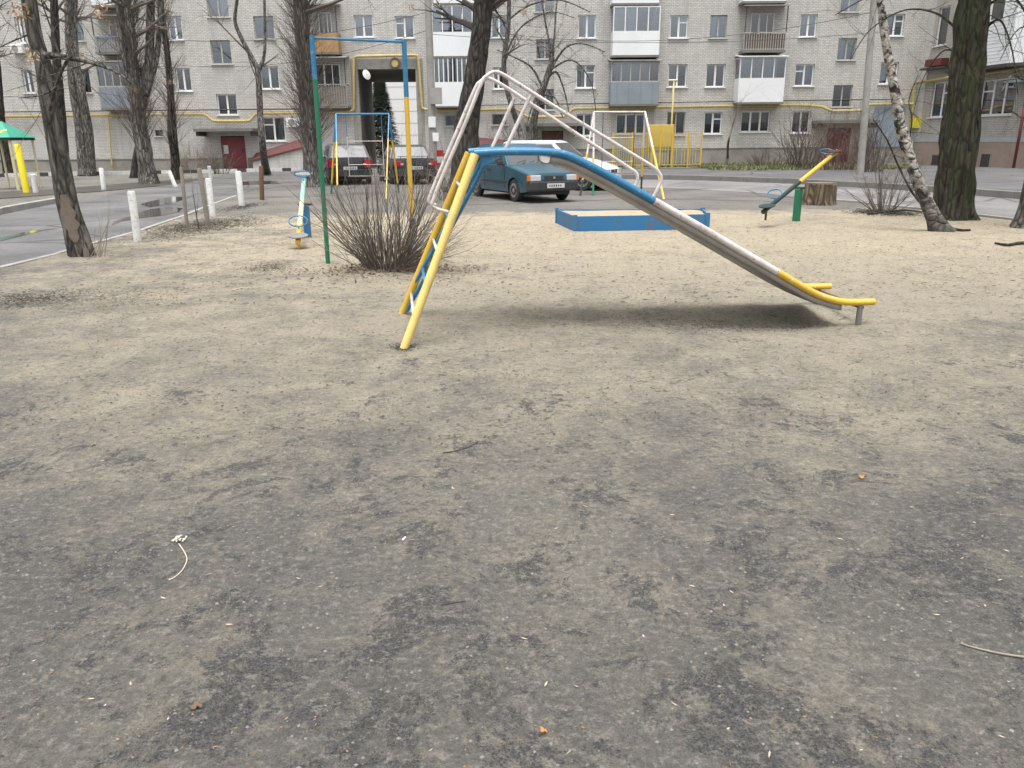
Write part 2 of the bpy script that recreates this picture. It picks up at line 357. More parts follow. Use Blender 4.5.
# ------------------------------------------------------------------ ground
hollow = G(790, 326)
bush_c = G(388, 272)
def gz(x, y):
    if y > 17 or y < 0: return 0.0
    k = min(1, (17-y)/3, y/1.0)
    n = noise.fractal(Vector((x*.8, y*.8, 0)), 1, 2, 4)*.016 + noise.fractal(Vector((x*5, y*5, 3)), 1, 2, 3)*.008
    d = Vector(((x-hollow.x)/1.1, (y-hollow.y-.25)/.5)).length
    n -= .075*math.exp(-d*d*1.3)
    d = Vector((x-bush_c.x, y-bush_c.y)).length
    n += .07*math.exp(-(d/.55)**2)
    return n*k
def axis(a, b, lo, hi, near, grow=1.35):
    out = []; v = lo
    while v <= hi+1e-6: out.append(v); v += near
    s = near; v = out[-1]
    while v < b: s *= grow; v += s; out.append(v)
    s = near; v = lo; pre = []
    while v > a: s *= grow; v -= s; pre.append(v)
    return list(reversed(pre)) + out
xs = axis(-900, 900, -6.5, 8.5, .055); ys = axis(-60, 1500, .8, 12.0, .055, 1.12)
g = MB(); g.v = [Vector((x, y, gz(x, y))) for y in ys for x in xs]; nx = len(xs)
g.f = [(j*nx+i, j*nx+i+1, (j+1)*nx+i+1, (j+1)*nx+i) for j in range(len(ys)-1) for i in range(nx-1)]
g.build('ground', GROUND, smooth=True, kind='structure')
def gpt(px, py):
    p = G(px, py); p.z = gz(p.x, p.y); return p

def flat(name, mat, pxs, z, kind='structure', **k):
    m = MB(); pts = [G(a, b) for a, b in pxs]; m.add([(p.x, p.y, z) for p in pts], [tuple(range(len(pts)))])
    return m.build(name, mat, kind=kind, **k)
def dense(pts, step=1.0):
    out = []
    for a, b in zip(pts[:-1], pts[1:]):
        n = max(1, int((b-a).length/step))
        out += [a.lerp(b, i/n) for i in range(n)]
    return out + [pts[-1]]
def kerb(name, mat, pts, w, h, wob=.0):
    m = MB(); pts = dense(pts, 1.0)
    for a, b in zip(pts[:-1], pts[1:]):
        d = (b-a).normalized()*.006
        j = rnd.uniform(-wob, wob)
        m.beam(a+d+Vector((0,0,h/2-.05+j)), b-d+Vector((0,0,h/2-.05+j)), w, h+.1)
    return m.build(name, mat, kind='structure', bevel=.012)

# yard asphalt behind the playground where the cars park
flat('yard', LOTM, [(232,199),(330,196),(470,205),(640,199),(812,202),(880,196),(880,172),(640,172),(250,171)], .006)
# left path
near_edge = [(-90,292),(0,268),(58,254),(100,242),(143,230),(186,215),(213,204),(236,196),(262,187),(300,180)]
far_edge = [(330,171),(230,174),(190,181),(130,191),(58,204),(0,216),(-90,235)]
flat('path', ROADM, near_edge+far_edge, .012)
kerb('kerb', CONC, [G(a, b) for a, b in near_edge[:8]], .09, .025, .008)
kerb('kerb', CONC, [G(a, b) for a, b in [(-90,233),(0,214),(30,208),(60,202)]], .16, .14, .01)
flat('mud', MUD, [(-60,203),(0,199),(40,196),(96,192),(120,190),(180,184),(215,178),(180,180),(110,185),(60,189),(0,192),(-60,195)], .017)
for i, pts in enumerate([[(112,226),(122,222),(140,219),(165,216),(178,213),(183,209),(170,207),(150,210),(140,213),(130,217),(114,222)],
            [(150,208),(175,203),(190,198),(172,197),(150,202),(140,205)], [(0,242),(20,237),(45,231),(60,229),(40,230),(10,236),(0,238)], [(235,186),(280,184),(276,181),(240,182)]]):
    flat('puddle', PUD, pts, .018)
# road on the right
rn = [(640,188),(700,190),(760,193.5),(808,199.5),(860,203),(915,209),(1012,220),(1180,243)]
rf = [(1180,212),(1016,199),(950,194),(888,189.5),(840,187),(794,184),(700,180.5),(640,179.5),(600,179),(560,179)]
flat('road', ROAD2, [(560,187)]+rn+rf, .014)
kerb('kerb', CONC, [G(a, b) for a, b in rn[3:]], .09, .05, .008)
kerb('kerb', CONCD, [G(a, b) for a, b in rf], .18, .20, .006)
m = MB(); pts = [G(a, b) for a, b in rf]+[G(540,171), G(600,169.5), G(940,167.5), G(1180,176)]
m.prism([(p.x, p.y) for p in pts], -.1, .10); m.build('pavement', PAVE, kind='structure')
# painted kerb by the flats, left (white and black stretches)
a, b = G(-40, 178), G(300, 171)
mw, mk = MB(), MB(); n = 34
for i in range(n):
    p, q = a.lerp(b, i/n), a.lerp(b, (i+.96)/n)
    (mk if i % 5 in (2,) or rnd.random() < .15 else mw).beam(p+Vector((0,0,.08)), q+Vector((0,0,.08)), .15, .2+rnd.uniform(-.015,.015))
mw.build('kerb', WHITEW, kind='structure'); mk.build('kerb', IRON, kind='structure')

# ------------------------------------------------------------------ facade
YB = 50.0
def Fp(px, py, y=YB): return PY(px, py, y)
def rect(x0, y0, x1, y1, y=YB):
    xm, ym = (x0+x1)/2, (y0+y1)/2
    return Fp(x0, ym, y).x, Fp(x1, ym, y).x, Fp(xm, y1, y).z, Fp(xm, y0, y).z
BLD = empty('apartment_building', (0, YB, 0), 'long pale grey brick apartment block with an archway, glazed balconies and a yellow gas pipe', 'building')
def bpart(mb, name, mat, parent=None, **k):
    mb.v = [v - Vector((0, YB, 0)) for v in mb.v]; return mb.build(name, mat, parent or BLD, **k)
wins = [ # x0 y0 x1 y1 style(panes) framemat curtain
 (16,17,24,43,2,'w'),(23,70,33,93,2,'w'),(74,17,83,41,1,'o'),(82,69,90,93,1,'o'),(168,16,182,40,2,'w'),(207,-6,228,17,2,'o'),
 (254,16,274,39,2,'o'),(211,40,231,64,2,'o'),(176,68,191,91,2,'w'),(260,66,279,89,2,'w'),(217,94,237,115,2,'w'),(263,117,285,141,2,'w'),
 (354,15,373,37,2,'w'),(395,16,414,38,2,'w'),(445,115,458,126,1,'o'),(491,15,507,38,2,'w'),(536,39,554,59,2,'o'),(493,67,504,89,2,'w'),
 (576,65,595,88,2,'w'),(578,15,596,38,2,'w'),(537,89,554,110,2,'o'),(576,114,592,136,2,'w'),(492,114,507,125,1,'o'),(535,-8,554,12,2,'o'),
 (670,15,688,38,2,'w'),(710,15,727,38,2,'o'),(668,64,687,87,2,'w'),(706,64,725,87,2,'w'),(800,14,817,37,2,'w'),(795,64,814,86,2,'w'),
 (667,112,685,135,2,'o'),(704,112,722,134,2,'w'),(741,111,770,132,3,'w'),(792,111,810,133,2,'w'),(616,114,646,134,3,'w'),
 (841,-8,859,12,2,'o'),(838,38,856,60,2,'o'),(833,85,852,107,2,'o'),(886,14,904,36,2,'w'),(880,62,898,84,2,'w'),
 (-30,17,-14,43,2,'w'),(-26,70,-12,93,2,'w'),(118,17,126,41,1,'o'),(131,66,146,90,2,'w'),(455,-25,470,-4,2,'w'),(155,130,163,136,1,'d')]
doors = [(222,136,246,169,'door')]
holes = []
def hole(x0, y0, x1, y1): r = rect(x0, y0, x1, y1); holes.append(r); return r
whs = [hole(*w_[:4]) for w_ in wins]
arch = (Fp(360,110).x, Fp(417,110).x, -.3, Fp(388,69).z)
holes.append(arch)
d1 = hole(222,136,246,171); d1 = (d1[0], d1[1], .05, d1[3]); holes[-1] = d1
d2 = hole(826,128,850,160); d2 = (d2[0], d2[1], .15, d2[3]); holes[-1] = d2
d3 = hole(542,131,563,168); d3 = (d3[0], d3[1], .10, d3[3]); holes[-1] = d3
XL, XR, ZT = -42.0, Fp(917,110).x, 15.2
def wall_with_holes(x0, x1, z0, z1, hs_, y, dep):
    m = MB(); xs_ = sorted(set([x0, x1] + [min(max(v, x0), x1) for h in hs_ for v in h[:2]])); zs_ = sorted(set([z0, z1] + [min(max(v, z0), z1) for h in hs_ for v in h[2:]]))
    for i in range(len(xs_)-1):
        j = 0
        while j < len(zs_)-1:
            cx = (xs_[i]+xs_[i+1])/2
            def solid(jj):
                cz = (zs_[jj]+zs_[jj+1])/2
                return not any(h[0] < cx < h[1] and h[2] < cz < h[3] for h in hs_)
            if not solid(j): j += 1; continue
            k = j
            while k < len(zs_)-1 and solid(k): k += 1
            m.quad((xs_[i], y, zs_[j]), (xs_[i+1], y, zs_[j]), (xs_[i+1], y, zs_[k]), (xs_[i], y, zs_[k])); j = k
    for a_, b_, c_, d_ in hs_:
        c_ = max(c_, z0)
        for q in (((a_,y,c_),(a_,y+dep,c_),(a_,y+dep,d_),(a_,y,d_)), ((b_,y,d_),(b_,y+dep,d_),(b_,y+dep,c_),(b_,y,c_)),
                  ((a_,y,d_),(a_,y+dep,d_),(b_,y+dep,d_),(b_,y,d_)), ((b_,y,c_),(b_,y+dep,c_),(a_,y+dep,c_),(a_,y,c_))): m.quad(*q)
    return m
m = wall_with_holes(XL, XR, -.3, ZT, holes, YB, .22)
# far, side and inner shell so the block is closed; the archway runs through it
BD = 11.0; sh = Fp(373,110, YB+BD).x - arch[0]
AL2 = PY(373,100,YB+BD).x; AR2 = AL2 + (arch[1]-arch[0])*1.02; AZ = arch[3]
for q in (((XL,YB+BD,-.3),(AL2,YB+BD,-.3),(AL2,YB+BD,ZT),(XL,YB+BD,ZT)), ((AR2,YB+BD,-.3),(XR,YB+BD,-.3),(XR,YB+BD,ZT),(AR2,YB+BD,ZT)),
          ((AL2,YB+BD,AZ),(AR2,YB+BD,AZ),(AR2,YB+BD,ZT),(AL2,YB+BD,ZT)), ((XL,YB,-.3),(XL,YB+BD,-.3),(XL,YB+BD,ZT),(XL,YB,ZT)), ((XR,YB,-.3),(XR,YB+BD,-.3),(XR,YB+BD,ZT),(XR,YB,ZT))): m.quad(*q)
bpart(m, 'wall', BRICK)
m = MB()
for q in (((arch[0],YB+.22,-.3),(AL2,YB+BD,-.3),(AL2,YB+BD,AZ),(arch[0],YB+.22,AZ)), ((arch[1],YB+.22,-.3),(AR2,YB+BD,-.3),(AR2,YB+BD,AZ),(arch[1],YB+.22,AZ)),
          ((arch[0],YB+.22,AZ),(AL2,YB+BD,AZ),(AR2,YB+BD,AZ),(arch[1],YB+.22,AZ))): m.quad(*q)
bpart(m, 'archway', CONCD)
m = MB(); m.bb(XL-.3, XR+.1, YB-.4, YB+BD+.4, ZT, ZT+.3); bpart(m, 'roof', CONCD)
m = MB(); m.bb(XL, XR, YB+1.6, YB+1.65, -.2, 0)
# backing sheet coloured near-black to stand for unlit rooms behind the panes
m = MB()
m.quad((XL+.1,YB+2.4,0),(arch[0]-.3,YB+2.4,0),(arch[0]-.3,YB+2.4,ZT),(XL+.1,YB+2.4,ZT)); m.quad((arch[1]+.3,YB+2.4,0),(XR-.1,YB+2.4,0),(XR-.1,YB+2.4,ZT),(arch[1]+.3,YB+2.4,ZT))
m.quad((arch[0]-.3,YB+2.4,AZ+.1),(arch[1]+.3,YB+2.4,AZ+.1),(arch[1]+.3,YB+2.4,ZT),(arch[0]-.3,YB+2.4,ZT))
bpart(m, 'dark_backing', DARK)

def window(x0, x1, z0, z1, n, fm, part, y=YB, cur=None, rec=.12, vent=True, sill=True, bars=.055):
    f = MB(); t = bars; fy0, fy1 = y+rec, y+rec+.06
    f.bb(x0, x0+t, fy0, fy1, z0, z1); f.bb(x1-t, x1, fy0, fy1, z0, z1); f.bb(x0+t, x1-t, fy0, fy1, z0, z0+t); f.bb(x0+t, x1-t, fy0, fy1, z1-t, z1)
    W = (x1-x0)
    for i in range(1, n):
        xm = x0 + W*i/n; f.bb(xm-t*.75, xm+t*.75, fy0-.005, fy1, z0+t, z1-t)
    if vent and W > 1 and rnd.random() < .5:
        s_ = rnd.choice((0, n-1)); a_ = x0+W*s_/n; b_ = x0+W*(s_+1)/n; zv = z0+(z1-z0)*.68; f.bb(a_+t, b_-t, fy0+.004, fy1, zv-t*.5, zv+t*.5)
    o = part(f, 'window', fm)
    p = MB(); p.bb(x0+t*.5, x1-t*.5, fy0+.025, fy0+.031, z0+t*.5, z1-t*.5); part(p, 'pane', GLASS, o)
    if cur is not None and cur >= 0:
        c_ = MB(); cov = rnd.choice(((0,1),(0,.42),(.55,1),(0,1),(.3,1)))
        a_, b_ = x0+W*cov[0], x0+W*cov[1]; k = max(8, int((b_-a_)/.06)); yy = y+rec+.16
        top = [Vector((a_+(b_-a_)*i/k, yy+.03*math.sin(i*1.9+rnd.random()), z1)) for i in range(k+1)]
        dz = z0 + (0 if rnd.random() < .6 else (z1-z0)*.45)
        for i in range(k): c_.quad(Vector((top[i].x, top[i].y, dz)), Vector((top[i+1].x, top[i+1].y, dz)), top[i+1], top[i])
        part(c_, 'curtain', CURT[cur], o)
    if sill:
        s_ = MB(); s_.bb(x0-.08, x1+.08, y-.09, y+rec, z0-.06, z0-.015); part(s_, 'sill', SILL if fm is not WHITEP else WHITEP, o)
    return o
for w_, r_ in zip(wins, whs):
    fm = {'w': WHITEP, 'o': OLDFRAME, 'd': IRON}[w_[5]]
    window(*r_, w_[4], fm, bpart, cur=rnd.choice((0,0,0,1,1,2,-1)), bars=.07 if w_[5] == 'w' else .05)

BROWNB = worn('brown boards', (.14,.10,.085), .8, .4)
def balcony(x0, x1, ytop, yrail, ybot, panel, frame, n=4, dep=.95, glazed=True, roof=None, rail='panel', bands=0, slab=.12):
    yf = YB-dep
    ax, bx, zb, zt = rect(x0, ytop, x1, ybot, yf); zr = Fp((x0+x1)/2, yrail, yf).z
    b_ = MB(); b_.bb(ax-.02, bx+.02, yf-.02, YB, zb-slab, zb); o = bpart(b_, 'balcony', CONCD)
    p = MB()
    if rail == 'panel':
        p.bb(ax, bx, yf, yf+.05, zb, zr); p.bb(ax, ax+.05, yf+.05, YB, zb, zr); p.bb(bx-.05, bx, yf+.05, YB, zb, zr)
        for i in range(bands):
            xx = ax+(bx-ax)*(i+.5)/bands; p.bb(xx-.02, xx+.02, yf-.02, yf, zb+.03, zr-.03)
        bpart(p, 'balcony_panel', panel, o)
    elif rail == 'bars':
        p.bb(ax, bx, yf, yf+.04, zr-.05, zr); p.bb(ax, bx, yf, yf+.04, zb+.03, zb+.07)
        k = int((bx-ax)/.14)
        for i in range(k+1):
            xx = ax+(bx-ax-.03)*i/k; p.bb(xx, xx+.03, yf+.005, yf+.035, zb, zr-.05)
        for xx in (ax, bx-.04): p.bb(xx, xx+.04, yf+.04, YB, zr-.05, zr)
        bpart(p, 'railing', panel, o)
        q = MB(); q.bb(ax+.05, bx-.05, yf+.06, yf+.08, zb, zr-.1); bpart(q, 'balcony_panel', BROWNB if x0 > 700 else CORR if panel is not CORR else WOODG, o)
    if glazed:
        f = MB(); t = .06
        f.bb(ax, bx, yf, yf+.07, zr, zr+t); f.bb(ax, bx, yf, yf+.07, zt-t, zt)
        for i in range(n+1):
            xx = ax+(bx-ax-t)*i/n; f.bb(xx, xx+t, yf+.004, yf+.066, zr+t, zt-t)
        for xx in (ax, bx-t):
            f.bb(xx, xx+t, yf+.07, YB, zr, zr+t); f.bb(xx, xx+t, yf+.07, YB, zt-t, zt)
        bpart(f, 'balcony_frame', frame, o)
        gls = MB(); gls.bb(ax+.02, bx-.02, yf+.03, yf+.036, zr+t, zt-t); gls.bb(ax+.025, ax+.031, yf+.04, YB, zr+t, zt-t); gls.bb(bx-.031, bx-.025, yf+.04, YB, zr+t, zt-t)
        bpart(gls, 'pane', GLASS, o)
        c_ = MB(); cov = rnd.uniform(.3, .9); k = 26
        for i in range(int(k*cov)):
            u0_, u1_ = ax+.1+(bx-ax-.2)*i/k, ax+.1+(bx-ax-.2)*(i+1)/k
            c_.quad((u0_, yf+.12+.02*math.sin(i*1.7), zr), (u1_, yf+.12+.02*math.sin((i+1)*1.7), zr), (u1_, yf+.12+.02*math.sin((i+1)*1.7), zt-.1), (u0_, yf+.12+.02*math.sin(i*1.7), zt-.1))
        bpart(c_, 'curtain', CURT[0], o)
        dk_ = MB(); dk_.bb(ax+.3, bx-.3, YB-.02, YB-.004, zb, zt-.15); bpart(dk_, 'balcony_door', DARK, o)
    else:
        d_ = MB(); d_.bb(ax+.55, bx-.5, YB-.03, YB-.004, zb+.05, zt-.25); bpart(d_, 'balcony_door', CARGL, o)
        d_ = MB()
        for fr_ in (0, .33, .36, .68, .97): d_.bb(ax+.55+(bx-ax-1.05)*fr_, ax+.60+(bx-ax-1.05)*fr_, YB-.06, YB-.03, zb+.05, zt-.25)
        d_.bb(ax+.55, bx-.5, YB-.062, YB-.032, zt-.3, zt-.25); bpart(d_, 'door_frame', WHITEP, o)
        d_ = MB()
        for xx in (ax, bx-.05): d_.bb(xx, xx+.05, yf, yf+.05, zr, zt)
        bpart(d_, 'balcony_post', IRON, o)
    if roof:
        r_ = MB(); a_, c_ = -.12, .14
        r_.add([(ax-.1,yf-.15,zt+.0),(bx+.1,yf-.15,zt+.0),(bx+.1,YB,zt+c_),(ax-.1,YB,zt+c_),(ax-.1,yf-.15,zt+.05),(bx+.1,yf-.15,zt+.05),(bx+.1,YB,zt+c_+.05),(ax-.1,YB,zt+c_+.05)],
               [(0,3,2,1),(4,5,6,7),(0,1,5,4),(1,2,6,5),(2,3,7,6),(3,0,4,7)])
        bpart(r_, 'balcony_roof', roof, o)
    return o
balcony(432,473,5,33,56,WHITEPANEL,WHITEP,4); balcony(434,472,57,83,106,WHITEPANEL,WHITEP,8,slab=.08)
balcony(433,474,-44,-18,3,WHITEPANEL,WHITEP,4)
balcony(613,660,6,32,55,WHITEPANEL,WHITEP,4); balcony(611,659,61,82,104,BLUEGREY,OLDFRAME,5,roof=CORR,bands=4); balcony(613,660,-44,-20,3,WHITEPANEL,WHITEP,4)
balcony(745,787,6,32,50,OLDFRAME,WHITEP,glazed=False,roof=CORR,rail='bars'); balcony(739,785,57,79,102,WHITEPANEL,WHITEP,4,roof=WHITEP); balcony(745,788,-44,-20,1,WHITEPANEL,WHITEP,4)
balcony(306,337,5,33,52,ORANGEW,OLDFRAME,glazed=False,roof=CORR,rail='panel',bands=9); balcony(303,346,58,84,106,CORR,OLDFRAME,glazed=False,roof=CORR,rail='bars')
balcony(93,122,16,36,52,BLUEGREY,OLDFRAME,glazed=False,roof=CORR,rail='bars'); balcony(98,129,62,87,108,BLUEGREY,OLDFRAME,4,roof=CORR,bands=12); balcony(88,124,-44,-20,5,WHITEPANEL,OLDFRAME,4)

# plinth, whitewashed bays, passage surround, joints
def band(x0, x1, z0, z1, mat, name, proud=.03, parent=None):
    m = MB(); m.bb(x0, x1, YB-proud, YB-.002, z0, z1); return bpart(m, name, mat, parent)
ex = lambda px, py=150: Fp(px, py).x
for i, (a, b, z) in enumerate(((XL, ex(222), .62), (ex(247), arch[0]-.35, .62), (arch[1]+.35, ex(541), .8), (ex(564), ex(825), 1.0), (ex(851), XR, 1.0))):
    band(a, b, -.2, z, PLINTH, 'plinth', .05); band(a, b, z, z+.05, CONCD, 'plinth_ledge', .08)
for a, b, y0, y1 in ((34,50,123,158),(85,97,124,158),(117,134,119,156),(176,197,119,154),(5,16,123,158),(246,262,127,158),(430,444,112,146),(459,489,112,146),(309,345,112,150)):
    x0, x1, z0, z1 = rect(a, y0, b, y1); band(x0, x1, max(z0, .68), z1, BRICKW, 'painted_wall_bay', .006)
band(arch[0]-.42, arch[0]-.002, -.2, arch[3]+.55, CONC, 'archway_surround', .04); band(arch[1]+.002, arch[1]+.42, -.2, arch[3]+.55, CONC, 'archway_surround', .04); band(arch[0], arch[1], arch[3]+.002, arch[3]+.55, CONC, 'archway_surround', .043)
# doors and canopies
def door(r, mat, name='door'):
    m = MB(); m.bb(r[0]+.04, r[1]-.04, YB+.10, YB+.16, r[2], r[3]-.05); o = bpart(m, name, mat)
    h = MB(); h.bb(r[1]-.22, r[1]-.17, YB+.06, YB+.10, r[2]+.9, r[2]+1.15); bpart(h, 'handle', IRON, o)
    h = MB(); h.bb(r[0]-.02, r[1]+.02, YB-.25, YB+.1, -.1, r[2]); bpart(h, 'doorstep', CONCD, o); return o
door(d1, REDD); door(d2, REDB); door(d3, REDB)
h = MB(); x0, x1, z0, z1 = rect(221,147,225,152, YB-.01); h.bb(d1[0]+.1, d1[0]+.38, YB+.09, YB+.098, z0-.1, z1+.1); bpart(h, 'notice', WHITEP)
for r_ in (d1, d2, d3):
    m = MB(); m.bb(r_[0]-1.0, r_[1]+1.0, YB-1.5, YB-.004, r_[3]+.25, r_[3]+.42); o = bpart(m, 'canopy', CONCD)
    for u_ in (r_[0]-.95, r_[1]+.80):
        m = MB(); m.bb(u_, u_+.15, YB-1.3, YB-.004, r_[3]+.0, r_[3]+.245); bpart(m, 'canopy_bracket', IRON, o)
x0, x1, z0, z1 = rect(872,106,903,147); m = MB(); m.bb(x0, x1, YB-.08, YB-.004, z0, z1); o = bpart(m, 'blue_panel', PALEBLUE)
# cellar entrance with a red sloping cap (left) and a short one by the middle door
def cellar(pa, pb, base):
    A_, B_ = PY(pa[0], pa[1], YB-1.2), PY(pb[0], pb[1], YB-1.2)
    m = MB(); m.add([(A_.x,YB-1.2,-.1),(B_.x,YB-1.2,-.1),(B_.x,YB-1.2,B_.z-.35),(A_.x,YB-1.2,A_.z-.35),(A_.x,YB-.06,-.1),(B_.x,YB-.06,-.1),(B_.x,YB-.06,B_.z-.35),(A_.x,YB-.06,A_.z-.35)],
        [(0,1,2,3),(4,7,6,5),(0,3,7,4),(1,5,6,2),(3,2,6,7)]); o = bpart(m, 'cellar_entrance', BRICKW)
    m = MB(); z_ = .35
    m.add([(A_.x-.1,YB-1.3,A_.z-.34),(B_.x+.1,YB-1.3,B_.z-.34),(B_.x+.1,YB-1.3,B_.z-.25),(A_.x-.1,YB-1.3,A_.z-.25),(A_.x-.1,YB-.05,A_.z+.1),(B_.x+.1,YB-.05,B_.z+.25),(B_.x+.1,YB-.05,B_.z+.3),(A_.x-.1,YB-.05,A_.z+.15)],
        [(0,1,2,3),(4,7,6,5),(0,3,7,4),(1,5,6,2),(3,2,6,7),(0,4,5,1)]); bpart(m, 'cellar_roof', worn('dark red roof sheet', (.11,.028,.028), .6, .4), o)
cellar((252,156),(306,141),168); cellar((478,140),(514,146),160)
# gas pipe along the front
def pipe(pts, r=.07, mat=YPIPE, y=YB-.22, name='gas_pipe'):
    P = [Fp(a, b, y) for a, b in pts]; Q = [P[0]]
    for i in range(1, len(P)-1):
        a_, b_, c_ = P[i-1], P[i], P[i+1]; k = min(.18, (b_-a_).length*.4, (c_-b_).length*.4)
        s_ = b_+(a_-b_).normalized()*k; e_ = b_+(c_-b_).normalized()*k
        Q += [s_, (s_+e_+b_*2)/4, e_]
    Q.append(P[-1]); m = MB(); m.tube(Q, r, 10); return bpart(m, name, mat, smooth='auto')
pipe([(-60,117),(0,116.5),(150,114.5),(205,114),(213,121),(250,121),(256,113.5),(320,112.5),(354,111),(354,56.5),(418,55),(422,109),(440,110.5),(517,109),(527,117),(566,116.5),(573,108.5),(660,107),(800,105),(822,106.5),(831,111),(862,110.5),(869,104.5),(906,104),(913,104)], .085)
pipe([(108,114),(112,165)], .05); pipe([(912,128),(914,83)], .07)
pipe([(-60,112),(0,112),(340,108.5)], .035, IRON, YB-.3, 'pipe_shadow'); pipe([(440,106),(520,104.5),(600,103.5),(800,100.5),(905,99)], .03, IRON, YB-.3, 'pipe_shadow')  # dark tubes added as the shadow line of the gas pipe
m = MB(); x0, x1, z0, z1 = rect(909.5,118,918,128); m.bb(x0, x1, YB-.45, YB-.1, z0, z1); bpart(m, 'gas_box', YELB)
# air conditioners, dish, lamp
for (a, b, c_, d_) in ((10,44,22,53),(286,118,299,127)):
    x0, x1, z0, z1 = rect(a, b, c_, d_, YB-.35); m = MB(); m.bb(x0, x1, YB-.35, YB-.02, z0, z1); o = bpart(m, 'air_conditioner', WHITEP, bevel=.02)
    m = MB(); m.disc(((x0*.6+x1*.4), YB-.36, (z0+z1)/2), (0,1,0), (z1-z0)*.38, .02); bpart(m, 'fan_grille', STEEL, o)
p = Fp(366, 75, YB-.4); m = MB(); m.disc(p, (.8,-.65,.3), .42, .05, 20, [(-.02,.08),(.02,.20),(.06,.29),(.07,.27)]); o = bpart(m, 'satellite_dish', WHITEP, smooth='auto')
m = MB(); m.tube([p, p+Vector((0,.2,-.1)), Vector((p.x, YB-.01, p.z-.1))], .02, 6); m.tube([p, p+Vector((.15,-.4,.0))], .012, 6); bpart(m, 'dish_bracket', IRON, o)
p = Fp(395, 63, YB-.12); m = MB(); m.disc(p, (0,1,0), .30, .14, 24); o = bpart(m, 'round_sign', worn('brown sign', (.18,.12,.08), .6)); m = MB(); m.disc(p+Vector((0,-.09,-.04)), (0,1,0), .19, .03, 24); bpart(m, 'sign_face', YPIPE, o)

# ------------------------------------------------------------------ right wing
A_ = Fp(918, 110); A_.z = 0; B_ = PY(1024, 120, 42.0); B_.z = 0
wd = (B_-A_).normalized(); wn = Vector((wd.y, -wd.x, 0)); WL = 16.0
if wn.dot(CAM-A_) < 0: wn = -wn
WANG = math.atan2(wd.y, wd.x)
WG = empty('apartment_building', A_, 'grey brick corner wing with pinkish plinth and white clad bay at the right edge', 'building', rz=WANG)
def Wl(px, py, out=0.0):
    p = plane_hit(px, py, A_+wn*out, wn) - A_; return p.dot(wd), p.z
def wrect(x0, y0, x1, y1, out=0):
    xm, ym = (x0+x1)/2, (y0+y1)/2
    return Wl(x0, ym, out)[0], Wl(x1, ym, out)[0], Wl(xm, y1, out)[1], Wl(xm, y0, out)[1]
def wpart(mb, name, mat, parent=None, **k): return mb.build(name, mat, parent or WG, **k)
# local frame: +x along the wing, -y outwards
wh = [wrect(931,82,951,117), wrect(980,79,1015,115), wrect(937,7,948,45), wrect(937,-60,950,-25)]
m = wall_with_holes(0, WL, -.3, ZT, wh, 0, .2)
m.quad((WL,0,-.3),(WL,9,-.3),(WL,9,ZT),(WL,0,ZT)); m.quad((0,9,-.3),(WL,9,-.3),(WL,9,ZT),(0,9,ZT)); m.quad((0,.0,-.3),(0,9,-.3),(0,9,ZT),(0,0,ZT)); wpart(m, 'wall', WINGB)
m = MB(); m.quad((.1,2,0),(WL-.1,2,0),(WL-.1,2,ZT),(.1,2,ZT)); wpart(m, 'dark_backing', DARK)  # near-black sheet, the darkness of the wing's rooms is in its colour
m = MB(); m.bb(-.2, WL+.2, -.3, 9.3, ZT, ZT+.3); wpart(m, 'roof', CONCD)
zb_ = Wl(970,142)[1]; zb1 = Wl(970,137.5)[1]
m = MB(); m.bb(.02, WL, -.05, -.003, -.2, zb_); wpart(m, 'plinth', PINK)
m = MB(); m.bb(.02, WL, -.065, -.003, zb_+.002, zb1); wpart(m, 'plinth_ledge', BANDM)
m = MB(); m.bb(.0, .45, -.06, -.003, zb1+.002, ZT-.01); wpart(m, 'pilaster', worn('pale pilaster', (.55,.54,.51), .8, .3))
for r_, n_ in zip(wh, (2,3,1,2)): window(*r_, n_, WHITEP, lambda mb, nm, mt, par=None, **k: wpart(mb, nm, mt, par, **k), y=0, cur=rnd.choice((-1,0,1)), bars=.07)
for (a, b, c_, d_) in ((933,155,940,165),(982,154,991,167)):
    r_ = wrect(a, b, c_, d_); m = MB(); m.bb(r_[0], r_[1], -.09, -.052, max(.05, r_[2]), r_[3]); o = wpart(m, 'cellar_vent', IRON)
    m = MB(); m.bb(r_[0]-.05, r_[0]-.003, -.1, -.052, max(.05, r_[2]), r_[3]); m.bb(r_[1]+.003, r_[1]+.05, -.1, -.052, max(.05,r_[2]), r_[3]); wpart(m, 'vent_frame', CONC, o)
# clad bay
x0 = Wl(951, 60, 1.1)[0]; x1 = Wl(1009, 60, 1.1)[0]; zb2 = Wl(985, 66, 1.1)[1]
m = MB(); m.prism([(x0,-.003),(x0,-1.1),(x1,-1.1),(x1+1.2,-.003)], zb2, ZT-3)
o = wpart(m, 'clad_bay', WHITEPANEL)
m = MB(); z_ = zb2+.15
while z_ < zb2+6:
    m.bb(x0+.0, x1, -1.108, -1.101, z_, z_+.012); z_ += .17
wpart(m, 'cladding_joint', BLUEGREY, o)
m = MB(); m.prism([(x0-.15,-.003),(x0-.15,-1.25),(x1+.1,-1.25),(x1+1.5,-.003)], zb2-.16, zb2-.003); wpart(m, 'bay_slab', IRON, o)
r_ = wrect(992,-4,1006,20,1.11); m = MB(); m.bb(r_[0], r_[1], -1.13, -1.105, r_[2], r_[3]); q = wpart(m, 'window', WHITEP); m = MB(); m.bb(r_[0]+.08, r_[1]-.08, -1.136, -1.131, r_[2]+.08, r_[3]-.08); wpart(m, 'pane', CARGL, q)
r_ = wrect(925,59,941,66,.5); m = MB(); m.bb(r_[0], r_[1], -.5, -.01, r_[2], r_[3]); o = wpart(m, 'planter_box', REDB)
